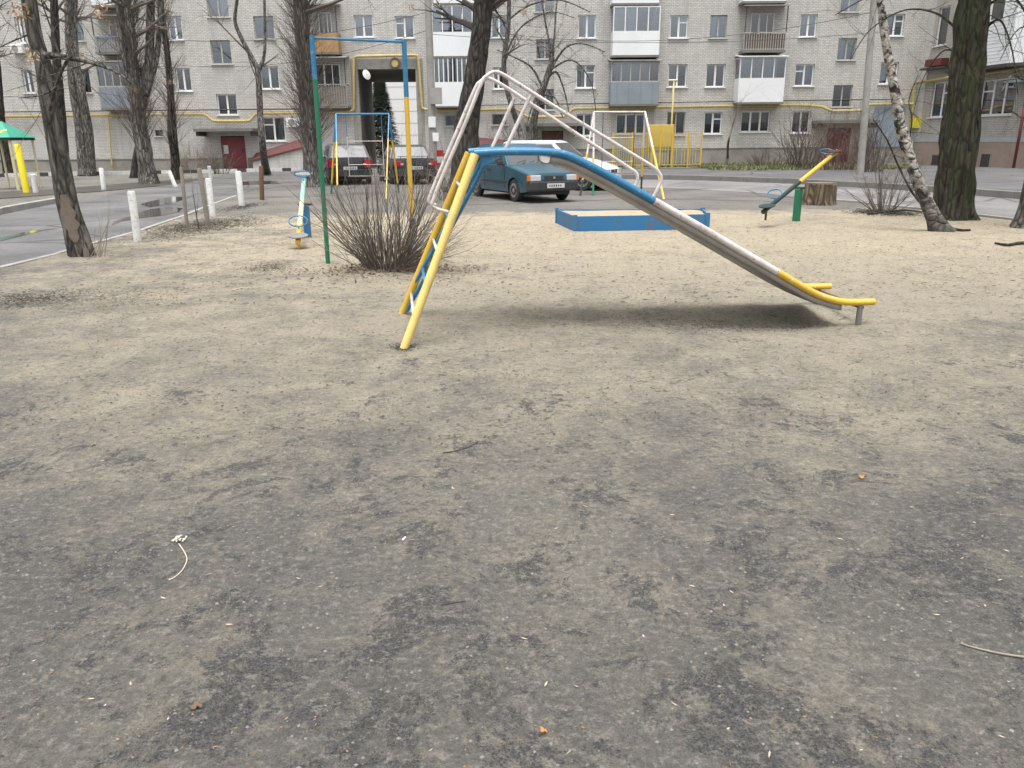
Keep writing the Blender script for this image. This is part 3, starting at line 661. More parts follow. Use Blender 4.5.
r_ = wrect(920,66.5,944,69,.6); m = MB(); m.bb(r_[0], r_[1], -.6, -.01, r_[2], r_[3]-.03); wpart(m, 'bay_slab', IRON)
m = MB(); pts_ = [(917,83),(951,77),(985,73.5),(1040,66)]; m.tube([(Wl(a, b, .3)[0], -.3, Wl(a, b, .3)[1]) for a, b in pts_], .08, 8); wpart(m, 'gas_pipe', YPIPE, smooth=True)
m = MB(); a0 = Wl(1013,170,.8); a1 = Wl(1021,86,.8); m.tube([(a0[0], -.8, 0), (a0[0]+.05, -.8, a1[1])], .07, 8); wpart(m, 'drainpipe', REDB, smooth=True)
m = MB(); a0 = Wl(985,85,.8); a1 = Wl(1040,81,.8); m.bb(a0[0]+1.4, a0[0]+3.6, -.95, -.01, a0[1]-.0, a0[1]+.1); wpart(m, 'canopy', BLUEGREY)

# ------------------------------------------------------------------ white house seen through the archway
H = Loc('house', (-17, 84, 0), 'bright white clad building seen through the archway', 'building')
m = MB(); m.bb(-34, -2, 84, 92, -.2, 13); H.part(m, 'wall', SIDING)
m = MB()
for i in range(10): m.bb(-34, -2, 83.985, 83.998, 1+i*1.15, 1.03+i*1.15)
H.part(m, 'cladding_joint', CORR)
m = MB(); m.bb(-34.3, -1.7, 83.7, 92.3, 13, 13.3); H.part(m, 'roof', CONCD)


# ------------------------------------------------------------------ vegetation helpers
def wob(p, a): return p + Vector((rnd.uniform(-a, a), rnd.uniform(-a, a), rnd.uniform(-a, a)))
def twigs(m, p, d, L, r, lvl, n=3, bend=.25, droop=0.0, spread=.6, sides=5):
    seg = max(3, int(L/.25)); seg = min(seg, 8); pts = [p.copy()]; dd = d.normalized(); q = p.copy()
    for i in range(seg):
        dd = (dd + Vector((rnd.gauss(0, bend), rnd.gauss(0, bend), rnd.gauss(0, bend)-droop))*.45).normalized(); q = q + dd*(L/seg); pts.append(q.copy())
    m.tube(pts, [r*(1-.75*i/seg) for i in range(seg+1)], sides if lvl else 4, cap=False)
    if lvl > 0:
        for k in range(n):
            i = rnd.randint(1, seg); a = (pts[i]-pts[i-1]).normalized()
            nd = (a + Vector((rnd.gauss(0, spread), rnd.gauss(0, spread), rnd.gauss(0.15-droop, spread)))).normalized()
            twigs(m, pts[i], nd, L*rnd.uniform(.4, .7), r*(1-.75*i/seg)*.6, lvl-1, n, bend, droop, spread, max(4, sides-1))
    return pts
def smooth_path(P, W, n=6):
    out, ow = [], []
    for i in range(len(P)-1):
        a = P[max(i-1, 0)]; b = P[i]; c = P[i+1]; d = P[min(i+2, len(P)-1)]
        for k in range(n):
            t = k/n
            out.append(.5*((2*b)+(c-a)*t+(2*a-5*b+4*c-d)*t*t+(3*b-a-3*c+d)*t**3)); ow.append(W[i]*(1-t)+W[i+1]*t)
    return out+[P[-1]], ow+[W[-1]]
def trunk_mesh(m, P, W, sides=14, rough=.12, flare=.0, n=6, freq=6):
    Q, R_ = smooth_path(P, W, n); z0 = Q[0].z
    def fn(i, an, r, p):
        h = p.z - z0; fl = 1 + flare*math.exp(-h/.22)*(.75+.6*math.sin(an*3+1.3)*.6+.25*math.sin(an*5))
        q = Vector((math.cos(an)*1.6, math.sin(an)*1.6, p.z*.9))
        fur = 0 if sides < 40 else .055*noise.noise(Vector((math.cos(an)*9, math.sin(an)*9, p.z*1.1+5)))+.045*noise.noise(Vector((math.cos(an)*22, math.sin(an)*22, p.z*3)))
        return r*fl*(1 + fur + rough*noise.noise(q*freq*.35+P[0]) + rough*.6*noise.noise(Vector((math.cos(an)*freq, math.sin(an)*freq, p.z*1.3))))
    m.tube(Q, R_, sides, fn=fn); return Q, R_
def tree(name, label, path, Y, mat, tw=TWIG, kind='tree', group=None, sides=16, rough=.12, flare=.35, top=4, crown=10, tlvl=2, limbs=(), shoots=0, keys=0, extra=None, base=None, n=6, up_to=9, ltw=8, lmat=None):
    """path: (px, py, width px) from the ground up, at depth Y"""
    p0 = G(path[0][0], path[0][1]); Yt = Y or p0.y
    p0.z = gz(p0.x, p0.y)-.06; P = [p0] + [PY(a, b, Yt) for a, b, c in path[1:]]; W = [wpx(c, p)/2 for (a, b, c), p in zip(path, P)]
    d = (P[-1]-P[-2]).normalized(); d = (d+Vector((0,0,.6))).normalized(); L = max(0.5, up_to-P[-1].z); s = 3
    for i in range(s): P.append(P[-1]+(d+Vector((rnd.uniform(-.1,.1), rnd.uniform(-.1,.1), 0)))*L/s); W.append(W[-1]*.72)
    T = Loc(name, (P[0].x, P[0].y, 0), label, 'tree', group)
    m = MB(); Q, RR = trunk_mesh(m, P, W, sides, rough, flare, n); tr = T.part(m, 'trunk', mat, smooth=True)
    c = MB(); c2 = MB(); hi = [i for i, q in enumerate(Q) if q.z > 4.5] or [len(Q)-1]
    for k in range(crown):
        i = rnd.choice(hi); dd = Vector((rnd.gauss(0,1), rnd.gauss(0,1), .7)).normalized()
        twigs(c, Q[i], dd, rnd.uniform(1.3, 2.6), RR[i]*.45, tlvl, 4, .22)
    for k in range(shoots):
        i = rnd.randrange(int(len(Q)*.18), len(Q)-1); dd = Vector((rnd.gauss(0,.5), rnd.gauss(0,.5), 1)).normalized()
        o_ = Vector((dd.x, dd.y, 0)).normalized()*RR[i]*.8
        twigs(c if k % 2 else c2, Q[i]+o_, dd, rnd.uniform(.5, 1.7), .013, 1, 4, .18, spread=.4, sides=3)
    T.part(c, 'crown', TWIG if tw is TWIGL else tw)
    if shoots > 20 and c2.v: T.part(c2, 'shoots', TWIG if tw is TWIGL else TWIGL)
    lv = []
    for lp in limbs:
        lm = MB(); LP = [PY(a, b, Yt+(o if o else 0)) for a, b, c_, o in lp]; LW = [wpx(c_*(.72 if c_ < 5 else 1), p)/2 for (a, b, c_, o), p in zip(lp, LP)]
        q_, r_ = trunk_mesh(lm, LP, LW, 8, .08, 0, 5)
        for k in range(ltw):
            i = rnd.randrange(2, len(q_)); twigs(lm, q_[i], Vector((rnd.gauss(0,.6), rnd.gauss(0,.6), rnd.gauss(.1,.6))), rnd.uniform(.4,1.3), max(.0035, min(.015, r_[i]*.4)), 2, 3, .28, sides=4)
        lv += [v-T.loc for v in lm.v[len(lm.v)//3:]]
        T.part(lm, 'limb', lmat or mat, smooth=True)
    if keys:
        km = MB(); src = lv or [v for v in c.v if v.z < 8.5]; keys = keys if not lv else max(6, keys//2)
        for k in range(keys):
            ctr = Vector(rnd.choice(src)) if src else Q[-1]-T.loc
            for j in range(26):
                q = wob(ctr, .09); e = Vector((rnd.gauss(0,1), rnd.gauss(0,1), -1.2)).normalized()*.05; s_ = Vector((rnd.gauss(0,1), rnd.gauss(0,1), 0)).normalized()*.012
                km.quad(q-s_, q+s_, q+s_+e, q-s_+e)
        km.build('seed_keys', KEYS, T.o, kind='stuff')
    if extra: extra(T, Q, RR)
    return T
def bush(name, label, px, py, spread_px, hgt, nst, mat=TWIG, lean=.55, r0=.008, lvl=1, Y=None, wide=.3, lenv=(.5, 1.1), sides=5, n=4):
    p = G(px, py) if Y is None else Vector((PY(px, py, Y).x, Y, 0)); p.z = gz(p.x, p.y)
    T = Loc(name, (p.x, p.y, p.z), label, 'shrub'); m = MB()
    for k in range(nst):
        a = rnd.uniform(0, 2*math.pi); rr = wide*math.sqrt(rnd.random()); b = p+Vector((math.cos(a)*rr, math.sin(a)*rr, -.03))
        l_ = abs(rnd.gauss(0, lean)); d = Vector((math.cos(a)*l_, math.sin(a)*l_, 1)).normalized()
        twigs(m, b, d, hgt*rnd.uniform(*lenv), r0*rnd.uniform(.6, 1.3), max(lvl, 2), n, .22, 0, .5, sides)
    T.part(m, 'stems', mat); return T

# ------------------------------------------------------------------ trees
def patch(T, Q, RR):   # bark stripped off the leaning trunk near its foot
    m = MB(); c = PY(71.5, 222, 10.95)
    i = min(range(len(Q)), key=lambda k: abs(Q[k].z-c.z)); rows = []
    for s in range(9):
        z = .22+s*.085; q = min(Q, key=lambda k: abs(k.z-z)); k = min(range(len(Q)), key=lambda k: abs(Q[k].z-z)); r = RR[k]*1.10
        # interpolate along the axis
        a = max([w_ for w_ in Q if w_.z <= z] or [Q[0]], key=lambda v: v.z); b = min([w_ for w_ in Q if w_.z > z], key=lambda v: v.z); t = (z-a.z)/(b.z-a.z+1e-6); q = a.lerp(b, t)
        wdt = .55*math.sin(math.pi*(s+.35)/8.7)+.10+.16*math.sin(s*2.7)
        rows.append([Vector((q.x+math.sin(an+.25)*r, q.y-math.cos(an+.25)*r, z)) for an in [(-wdt+2*wdt*j/6) for j in range(7)]])
    m.grid(rows)
    T.part(m, 'bare_patch', BAREW, smooth=True)
    m = MB(); b = G(96, 257)
    for k in range(12): twigs(m, b+Vector((rnd.uniform(-.12,.12), rnd.uniform(-.1,.1), 0)), Vector((rnd.gauss(.15,.3), rnd.gauss(0,.2), 1)), rnd.uniform(.3,.75), .006, 1, 2, .12, sides=4)
    T.part(m, 'sucker_shoots', TWIGL)
tree('bare_tree', 'dark leaning bare tree with a stripped bark patch at the foot, nearest on the left', [(83,256,20),(77,235,21),(67,200,19),(59,160,18),(50,110,16),(44,70,15),(36,40,14),(29,0,14)], None, BARKDM, TWIGD, sides=20, rough=.16, n=8,
     limbs=(((41,55,8,0),(65,57,5.5,-.1),(95,64,4,-.2),(120,74,2.6,-.3),(138,88,1.2,-.4)), ((33,33,3,0),(15,40,2,-.1),(-6,50,1.2,-.2)), ((50,110,4,-.1),(57,84,4,-.3),(66,62,4,-.5),(72,56,2,-.6)), ((62,78,3,-.2),(52,90,2.5,-.3),(38,96,2,-.3),(18,98,1,-.3))), extra=patch, keys=9, ltw=7)
tree('bare_tree', 'thin dark trunk just right of the leaning tree, in front of the painted kerb', [(66,180,9),(63,140,9),(59,90,9),(56,50,8),(54,0,7)], None, BARKD, TWIGD, crown=8, keys=8)
tree('bare_tree', 'pale forked twin-stem tree with reddish foot by the painted kerb', [(86,176,13),(83,150,12),(80,125,10),(74,90,9),(70,50,8),(68,0,7)], None, BARKG, TWIG, limbs=(((91,176,11,0),(90,150,9,0),(88,128,9,-.1),(82,95,8,-.2),(76,60,7,0),(74,20,6,.2),(76,-20,5,.3)),), keys=10, crown=9)
tree('bare_tree', 'thick many-stemmed poplar full of upright shoots beside the path', [(149,184,17),(145,160,15),(140,130,14),(136,100,13),(132,60,11),(128,20,10),(126,0,9)], None, BARKG, TWIGL, shoots=420, rough=.2, keys=26,
     limbs=(((140,112,9,0),(148,80,9,.2),(150,40,9,.3),(151,-15,8,.4)), ((136,100,7,0),(127,70,6,-.2),(120,30,5,-.3),(117,-15,4,-.3)), ((146,95,6,0),(156,60,6,.3),(160,20,5,.3),(162,-15,5,.3))))
tree('bare_tree', 'short dark stem leaning against the thick poplar', [(134,178,8),(136,160,7),(139,140,6),(142,110,5)], None, BARKD, TWIGD, crown=2, up_to=4.5)
tree('bare_tree', 'slender tree with a shaggy burst of twigs under the yellow pipe', [(176,180,9),(175,160,8),(172,130,9),(171,100,7),(168,60,6),(163,20,5),(161,0,5)], None, BARKD, TWIG, shoots=300, rough=.2, keys=4)
tree('bare_tree', 'slim tree that forks in a Y before the brick wall by the red door', [(267,174,8),(263,150,7),(260,110,6),(258,72,6),(254,62,5),(240,35,4),(235,20,3.4),(237,0,3.2)], 39, BARKG, TWIG, crown=5, rough=.06,
     limbs=(((258,72,5.5,0),(264,56,4.5,0),(265,30,3.8,0),(264,-15,3.4,0)), ((259,85,2,0),(250,62,1.3,0),(246,45,1,0))))
tree('bare_tree', 'stout shaggy trunk covered in thin shoots behind the green post', [(313,187,18),(311,165,15),(309,130,14),(306,95,14),(303,60,14),(301,20,14),(300,0,14)], None, BARKG, TWIGL, shoots=620, rough=.24, flare=.25, keys=3, crown=8)
tree('bare_tree', 'massive dark trunk leaning right, behind the slide handrails', [(463,192,30),(466,160,27),(467,125,24),(472,95,21),(477,60,20),(481,30,19),(484,0,19)], None, BARKD, TWIGD, sides=24, rough=.14, crown=12, keys=10)
tree('bare_tree', 'thin crooked trunk right of the massive dark trunk', [(528,176,6),(522,140,5.5),(513,110,5.5),(506,85,5),(504,60,5),(508,30,4.5),(509,0,4)], 42, BARKG, TWIG, crown=8, shoots=30, keys=60, ltw=14,
     limbs=(((504,60,3,0),(515,35,2.4,-.3),(530,20,2,-.5),(552,12,1.4,-.7),(575,18,1,-.8)), ((508,20,3,0),(530,5,2.4,-.3),(560,0,2,-.5),(590,12,1.2,-.7)), ((506,45,2.4,0),(495,25,1.8,.2),(490,0,1.2,.2))))
tree('weeping_tree', 'small weeping tree with arching twigs in front of the middle entrance', [(529,172,9),(530,150,8),(536,110,7),(546,80,6.5),(552,60,5)], 44, BARKG, TWIG, crown=2, up_to=3.5, shoots=14, ltw=12, flare=.2,
     limbs=(((548,78,4,0),(556,60,3.4,0),(568,46,2.6,-.2),(585,44,2,-.4),(605,52,1.2,-.6)), ((546,80,4,0),(556,72,3,.2),(564,90,2.2,.3),(569,112,1.4,.4)), ((548,76,3.6,0),(550,50,3,.2),(545,20,2.5,.3),(540,-10,2,.4)),
            ((543,88,4,0),(532,68,3,-.2),(516,58,2.2,-.3),(497,50,1.4,-.3)), ((548,76,4,0),(554,40,3,0),(556,10,2,0),(560,-20,2,0)), ((550,70,3,0),(572,60,2.6,-.6),(590,80,1.6,-.8),(596,112,1,-.9)), ((545,84,3,0),(536,96,2.4,-.6),(528,120,1.6,-.7)), ((541,95,3,0),(555,98,2.2,-.3),(563,118,1.2,-.4)))), 
tree('birch', 'white leaning birch with black scars and a knotted top', [(941,231,22),(934,218,14),(923,195,12),(912,165,11),(903,135,11),(897,105,10),(891,70,8.5),(886,45,7.5),(883,20,8.5),(880,0,7)], None, BARKB, TWIGD, crown=8, rough=.14, sides=16, n=8, keys=0,
     lmat=BARKD, limbs=(((928,212,3,.1),(912,192,3,.3),(898,165,2.6,.5),(887,140,2.2,.6),(873,119,1.4,.7)), ((907,150,2.6,0),(912,120,2,.1),(909,100,1.6,.2),(918,75,1.2,.3))))
tree('bare_tree', 'huge furrowed trunk green with moss behind the birch', [(951,219,33),(954,195,33),(957,165,33),(961,130,32),(966,80,31),(970,40,29),(975,0,28)], None, BARKM, TWIGD, sides=110, rough=.17, flare=.42, n=26, crown=14,
     ltw=12, limbs=(((965,40,4,0),(940,15,3,.4),(905,10,2,.8),(870,30,1.4,1.2),(850,60,.8,1.4)), ((984,30,4,0),(1000,20,3,-.3),(1012,50,2,-.5),(1018,95,1.2,-.6)), ((966,60,3,0),(945,50,2,.5),(925,75,1.2,.7),(915,105,.8,.8)), ((970,5,4,0),(930,-12,3,.4),(880,-8,2,.6),(835,15,1.2,.8)), ((985,8,4,0),(1010,-6,3,-.3),(1030,20,2,-.4))))
tree('bare_tree', 'dark flared trunk cut off by the right edge of the photo', [(1030,227,34),(1034,205,26),(1040,170,24),(1050,100,22),(1058,40,20)], None, BARKDM, TWIGD, sides=24, flare=.35, crown=16, tlvl=2, ltw=10,
     limbs=(((1050,60,4,0),(1028,80,3,-.3),(1012,75,2,-.5),(1000,95,1.2,-.7)), ((1048,110,3,0),(1025,118,2,-.3),(1008,108,1.2,-.5)), ((1052,30,3,0),(1020,28,2,-.4),(1000,60,1,-.6))))
tree('bare_tree', 'dark trunk under the green canopy roof at the left edge', [(9,174,9),(6,160,9),(3,140,8),(0,110,8),(-4,60,7)], None, BARKD, TWIGD, crown=8, keys=8)
tree('sapling', 'spindly bare sapling against the wall right of the yellow fence', [(728,164,2.6),(728,145,2.2),(732,128,1.6),(736,115,1)], 46, TWIG, TWIG, crown=3, shoots=14, up_to=3.2, flare=0)
# wooden stump
p = G(821, 205); P = Loc('tree_stump', (p.x, p.y, 0), 'cut tree stump with weathered pale wood beside the seesaw', 'tree stump')
m = MB(); r_ = wpx(33, p)/2; hh = PY(821, 184, p.y).z
def sf(i, an, r, q): return r*(1+.08*noise.noise(Vector((math.cos(an)*3, math.sin(an)*3, q.z*2)))+.05*math.sin(an*4+1))
m.tube([p+Vector((0, .2, -.05)), p+Vector((0, .2, .08)), p+Vector((.02,.2,hh*.5)), p+Vector((.03,.2,hh*.97)), p+Vector((.03,.2,hh))], [r_*1.12, r_*1.02, r_*.96, r_*.93, r_*.88], 32, fn=sf)
P.part(m, 'trunk', barkmat('stump wood', (.25,.19,.12), (.07,.05,.033), scale=7), smooth='auto')
m = MB(); m.disc(p+Vector((.03,.2,hh+.012)), (0,0,1), r_*.84, .02, 28); P.part(m, 'cut_face', BAREW)
# shrubs
def big_bush():
    p = bush_c.copy(); p.z = gz(p.x, p.y)
    T = Loc('shrub', p, 'leafless many-stemmed bush growing round the foot of the yellow post', 'shrub'); m = MB(); m2 = MB()
    for k in range(165):
        a = rnd.uniform(0, 2*math.pi); rr = .26*math.sqrt(rnd.random()); b = p+Vector((math.cos(a)*rr, math.sin(a)*rr, -.04))
        l_ = abs(rnd.gauss(.25, .55)); d = Vector((math.cos(a)*l_*1.3, math.sin(a)*l_*.9, 1)).normalized()
        L = rnd.uniform(.45, 1.2) if rnd.random() < .75 else rnd.uniform(1.1, 1.55)
        twigs((m, m2)[k % 3 == 0], b, d, L, rnd.uniform(.005, .0105), 1, rnd.choice((2,3,3,4)), .24, 0, .45, 5)
    for k in range(90):   # low sprawling ones to the right
        a = rnd.uniform(-.9, .9); b = p+Vector((rnd.uniform(0,.35), rnd.uniform(-.3,.2), 0)); d = Vector((math.cos(a), math.sin(a)*.6, rnd.uniform(.12,.75))).normalized()
        twigs(m, b, d, rnd.uniform(.35, .85), rnd.uniform(.003, .006), 1, 3, .16, 0, .4, 4)
    T.part(m, 'stems', worn('bush stems', (.095,.08,.065), .85)); T.part(m2, 'stems', TWIGL)
    l = MB()
    for k in range(1500):
        a = rnd.uniform(0, 6.28); rr = abs(rnd.gauss(0, .46)); x = p.x+.08+math.cos(a)*rr*1.35; y = p.y+math.sin(a)*rr*.8; q = Vector((x, y, gz(x, y)+rnd.uniform(.002,.03)))
        t_ = Vector((rnd.gauss(0,1), rnd.gauss(0,1), rnd.gauss(0,.35))).normalized()*rnd.uniform(.012,.034); s_ = t_.cross(Vector((rnd.gauss(0,.3), rnd.gauss(0,.3), 1))).normalized()*rnd.uniform(.007,.02)
        l.quad(q-t_, q+s_, q+t_, q-s_)
    l.build('leaf_litter', DRYLEAF, kind='stuff', label='brown leaf litter heaped under the leafless bush', cat='leaf litter')
big_bush()
bush('shrub', 'small dark twiggy shrub between the stump and the birch', 883, 212, 30, 1.15, 34, TWIG, .75, .010, 1, wide=.22)
bush('shrub', 'tall tangled bare shrub behind the raised seesaw seat', 802, 171, 50, 3.0, 46, TWIG, .28, .022, 2, wide=.7, sides=4)
bush('shrub', 'reddish brown shrub in front of the right entrance', 838, 172, 40, 2.3, 44, worn('reddish twigs', (.16,.085,.075), .85), .3, .018, 2, wide=.8, sides=4)
bush('shrub', 'bare shrub growing round the right concrete pole', 871, 174, 30, 2.9, 40, TWIG, .16, .020, 2, wide=.5, sides=4)
bush('shrub', 'low scrub against the plinth left of the red door', 192, 171, 40, 1.7, 80, TWIGL, .35, .014, 1, wide=1.1, sides=4)
bush('shrub', 'low brown scrub right of the red door', 222, 174, 20, 1.3, 34, TWIG, .3, .012, 1, wide=.4, sides=4)
bush('shrub', 'dark low scrub on the verge beside the yellow fence', 768, 169, 40, .9, 60, TWIGD, .6, .012, 1, wide=1.0, sides=4)
bush('shrub', 'greenish creeper hanging by the middle entrance', 522, 168, 20, 2.6, 60, worn('green creeper', (.07,.085,.04), .85), .35, .02, 2, Y=48.6, wide=.9, sides=4)
bush('shrub', 'sparse shrub left of the parked blue car', 455, 200, 20, 1.6, 24, TWIG, .3, .010, 1, wide=.5, sides=4)
# fir beyond the archway
p = PY(383, 150, 74); p.z = 0; T = Loc('fir_tree', p, 'dark fir tree seen through the archway', 'tree')
m = MB(); m.tube([p, p+Vector((0,0,7.6))], [.14, .02], 8); T.part(m, 'trunk', BARKD)
m = MB()
for k in range(9000):
    z_ = rnd.uniform(.5, 7.6); rr = (7.9-z_)*.25*math.sqrt(rnd.random()); a = rnd.uniform(0, 6.28); q = p+Vector((math.cos(a)*rr, math.sin(a)*rr, z_-rr*.25))
    o_ = Vector((math.cos(a), math.sin(a), -.25))*.38; s_ = Vector((-math.sin(a), math.cos(a), 0))*.11; m.quad(q, q+s_+o_*.5, q+o_, q-s_+o_*.5)
T.part(m, 'crown', worn('fir needles', (.035,.06,.035), .8))

# ------------------------------------------------------------------ verge grass on the right
m = MB(); pts = [G(690,170), G(890,171), G(905,166.2), G(690,166)]
m.prism([(p.x, p.y) for p in pts], -.1, .16); m.build('verge', worn('verge soil', (.13,.12,.08), .95, .6, (.09,.12,.045), .6, bumpk=.5), kind='structure')
m = MB(); a, b = G(575,170.5), G(700,170.5); m.prism([(a.x,a.y),(b.x,b.y),(b.x,YB-.1),(a.x,YB-.1)], -.1, .13); m.build('verge', worn('verge soil two', (.13,.12,.08), .95, .6, (.09,.12,.045), .6, bumpk=.5), kind='structure')
m = MB()
for k in range(15000):
    x = rnd.uniform(G(578,169).x, G(890,169).x); y = rnd.uniform(39.5, 48); 
    if noise.noise(Vector((x*.9, y*.9, 0))) < -.08: continue
    if y < 44.2 and x < G(695,170).x: continue
    q = Vector((x, y, .12)); s_ = Vector((rnd.gauss(0,1), rnd.gauss(0,1), 0)).normalized()*.035; t_ = Vector((rnd.gauss(0,.08), rnd.gauss(0,.08), rnd.uniform(.06,.21)))
    m.add([q-s_, q+s_, q+t_], [(0,1,2)])
m.build('grass', GRASS, kind='stuff', label='patchy spring grass on the verge before the flats', cat='grass')

# ------------------------------------------------------------------ slide
def slide():
    nb = G(402, 347.5); fb = G(400, 313.5)
    base = (nb+fb)/2; T = Loc('playground_slide', (base.x, base.y, 0), 'metal playground slide with yellow ladder legs, blue and white side tubes and long handrails', 'slide')
    rt_ = .033
    YN, YF = 6.55, 7.35
    topn, topf = PY(475, 154.5, YN), PY(469, 153, YF)
    nb.z = -.05; fb.z = -.05
    for a, b, mt in ((nb, topn, YELP), (fb, topf, YEL)):
        m = MB(); n_ = 14; m.tube([a.lerp(b, i/n_) for i in range(n_+1)], .036, 16); T.part(m, 'ladder_leg', mt, smooth='auto')
    # inner blue braces just behind the yellow legs
    for a, b in ((PY(407,311,7.45), PY(489,157,6.70)), (PY(404,303,7.5), PY(484,157,7.2))):
        a.z = max(a.z, .0); m = MB(); m.tube([a, b], .018, 10); T.part(m, 'brace', BLUE, smooth='auto')
    for k in range(1, 6):
        t = k/6.0; m = MB(); m.tube([nb.lerp(topn, t), fb.lerp(topf, t)], .014, 8); T.part(m, 'rung', RAILW if k % 2 else BLUE, smooth=True)
    # side tubes: platform, bend, chute, run-out (near and far)
    def side(Y0, pts_t):
        return pts_t
    near_px = [(474,152.5),(500,151),(530,150.8),(552,151.5),(566,154),(580,160),(600,170),(640,192),(700,226),(740,249.5),(778,271.5),(800,284.5),(818,294),(835,299.5),(850,301.5),(874,301)]
    # depth grows from 6.55 at the ladder to 7.15 at the run-out
    def dep(px, a, b): return a+(b-a)*(px-470)/(875-470)
    near = [PY(a, b+.8, dep(a, 6.55, 7.05)) for a, b in near_px]
    off = Vector((-.085, .80, 0))
    near_s, _ = smooth_path(near, [1]*len(near), 4)
    far_s = [q+off for q in near_s]
    cut1 = min(range(len(near_s)), key=lambda i: (near_s[i]-PY(652, 199+.8, dep(652,6.55,7.05))).length)
    cut2 = min(range(len(near_s)), key=lambda i: (near_s[i]-PY(778, 274, dep(778,6.55,7.05))).length)
    for L in (near_s, far_s):
        for a, b, mt, nm in ((0, cut1, BLUE, 'side_tube'), (cut1, cut2, RAILW, 'side_tube'), (cut2, len(L)-1, YEL, 'side_tube')):
            m = MB(); m.tube(L[a:b+1], .031, 16); T.part(m, nm, mt, smooth='auto')
    # chute bed: a shallow smooth trough hung between the side tubes
    i0 = min(range(len(near_s)), key=lambda i: abs(near_s[i].x-near[3].x)); i1 = len(near_s)-6
    ctr = [q.copy() for q in near_s]
    for _ in range(6): ctr = [ctr[0]]+[(ctr[i-1]+ctr[i]*2+ctr[i+1])/4 for i in range(1, len(ctr)-1)]+[ctr[-1]]
    K = 8; rows = []
    m = MB()
    for i in range(i0, i1):
        rows.append([ctr[i]+off*(.015+.97*j/K)-Vector((0,0,.028+.062*(1-(2*j/K-1)**4)**.5)) for j in range(K+1)])
    m.grid(rows)
    o = T.part(m, 'chute', STEEL, smooth=True); so = o.modifiers.new('solid', 'SOLIDIFY'); so.thickness = .005
    for w0 in (.01, .985):
        m = MB(); lo_ = [ctr[i]+off*w0-Vector((0,0,.085)) for i in range(i0, i1)]; hi_ = [ctr[i]+off*w0-Vector((0,0,.02)) for i in range(i0, i1)]
        m.grid([lo_, hi_])
        o = T.part(m, 'chute_side', STEEL, smooth=True); so = o.modifiers.new('solid', 'SOLIDIFY'); so.thickness = .004
    # platform
    m = MB(); a, b = near_s[1], near_s[i0]
    m.add([a+off*.03-Vector((0,0,.004)), b+off*.03-Vector((0,0,.004)), b+off*.97-Vector((0,0,.004)), a+off*.97-Vector((0,0,.004)), a+off*.03-Vector((0,0,.014)), b+off*.03-Vector((0,0,.014)), b+off*.97-Vector((0,0,.014)), a+off*.97-Vector((0,0,.014))],
          [(0,1,2,3),(7,6,5,4),(0,4,5,1),(1,5,6,2),(2,6,7,3),(3,7,4,0)]); T.part(m, 'platform', STEEL)
    # run-out feet
    for q in (near_s[-3], far_s[-3]):
        m = MB(); m.tube([Vector((q.x-.02, q.y+.0, -.08)), Vector((q.x-.02, q.y, q.z-.02))], .026, 12); T.part(m, 'foot_post', worn('grey post', (.17,.17,.15), .6, .5), smooth='auto')
    m = MB(); q = near_s[-3]-Vector((.0,0,.05)); m.tube([q, q+off], .018, 10); T.part(m, 'cross_bar', RUST, smooth=True)
    # gussets below the platform
    m = MB(); c = near_s[2]; m.add([c+Vector((-.02,.0,-.035)), c+Vector((.13,.0,-.035)), c+Vector((-.045,.0,-.12)), c+Vector((-.02,.006,-.035)), c+Vector((.13,.006,-.035)), c+Vector((-.045,.006,-.12))], [(0,2,1),(3,4,5),(0,1,4,3),(1,2,5,4),(2,0,3,5)]); T.part(m, 'gusset', BLUE)
    # handrails
    def rail(pts, Y0, Y1, nm='handrail', mt=RAILW, r=.015, seg=5):
        P = [PY(a, b, Y0+(Y1-Y0)*(a-430)/(660-430)) for a, b in pts]; Q, _ = smooth_path(P, [1]*len(P), seg); m = MB(); m.tube(Q, r, 10); return m, P
    m, Pn = rail([(448,212),(437,209),(432,205),(434,198),(440,182),(462,131),(481,84),(487,76),(494,72),(502,74),(520,85),(560,110),(600,134.5),(640,159),(653,167),(659,173),(661,180),(656,192),(652,199)], 6.5, 6.85, r=.0155)
    T.part(m, 'handrail', RAILW, smooth='auto')
    m, Pf = rail([(436,205),(430,203),(429,199),(432,191),(441,169),(460,124),(475,89),(480,82),(486,78.5),(493,80),(510,90),(560,123),(600,149),(630,168.5),(636,173),(637.5,179),(635,186),(632,194)], 7.3, 7.65, r=.0165)
    T.part(m, 'handrail', RAILW, smooth='auto')
    for a, b, Y0 in (((505,150),(531,94.5),6.62), ((491,150),(515,96),7.40)):
        m = MB(); m.tube([PY(a[0], a[1], Y0), PY(b[0], b[1], Y0+.04)], .0155, 10); T.part(m, 'rail_post', RAILW, smooth='auto')
slide()

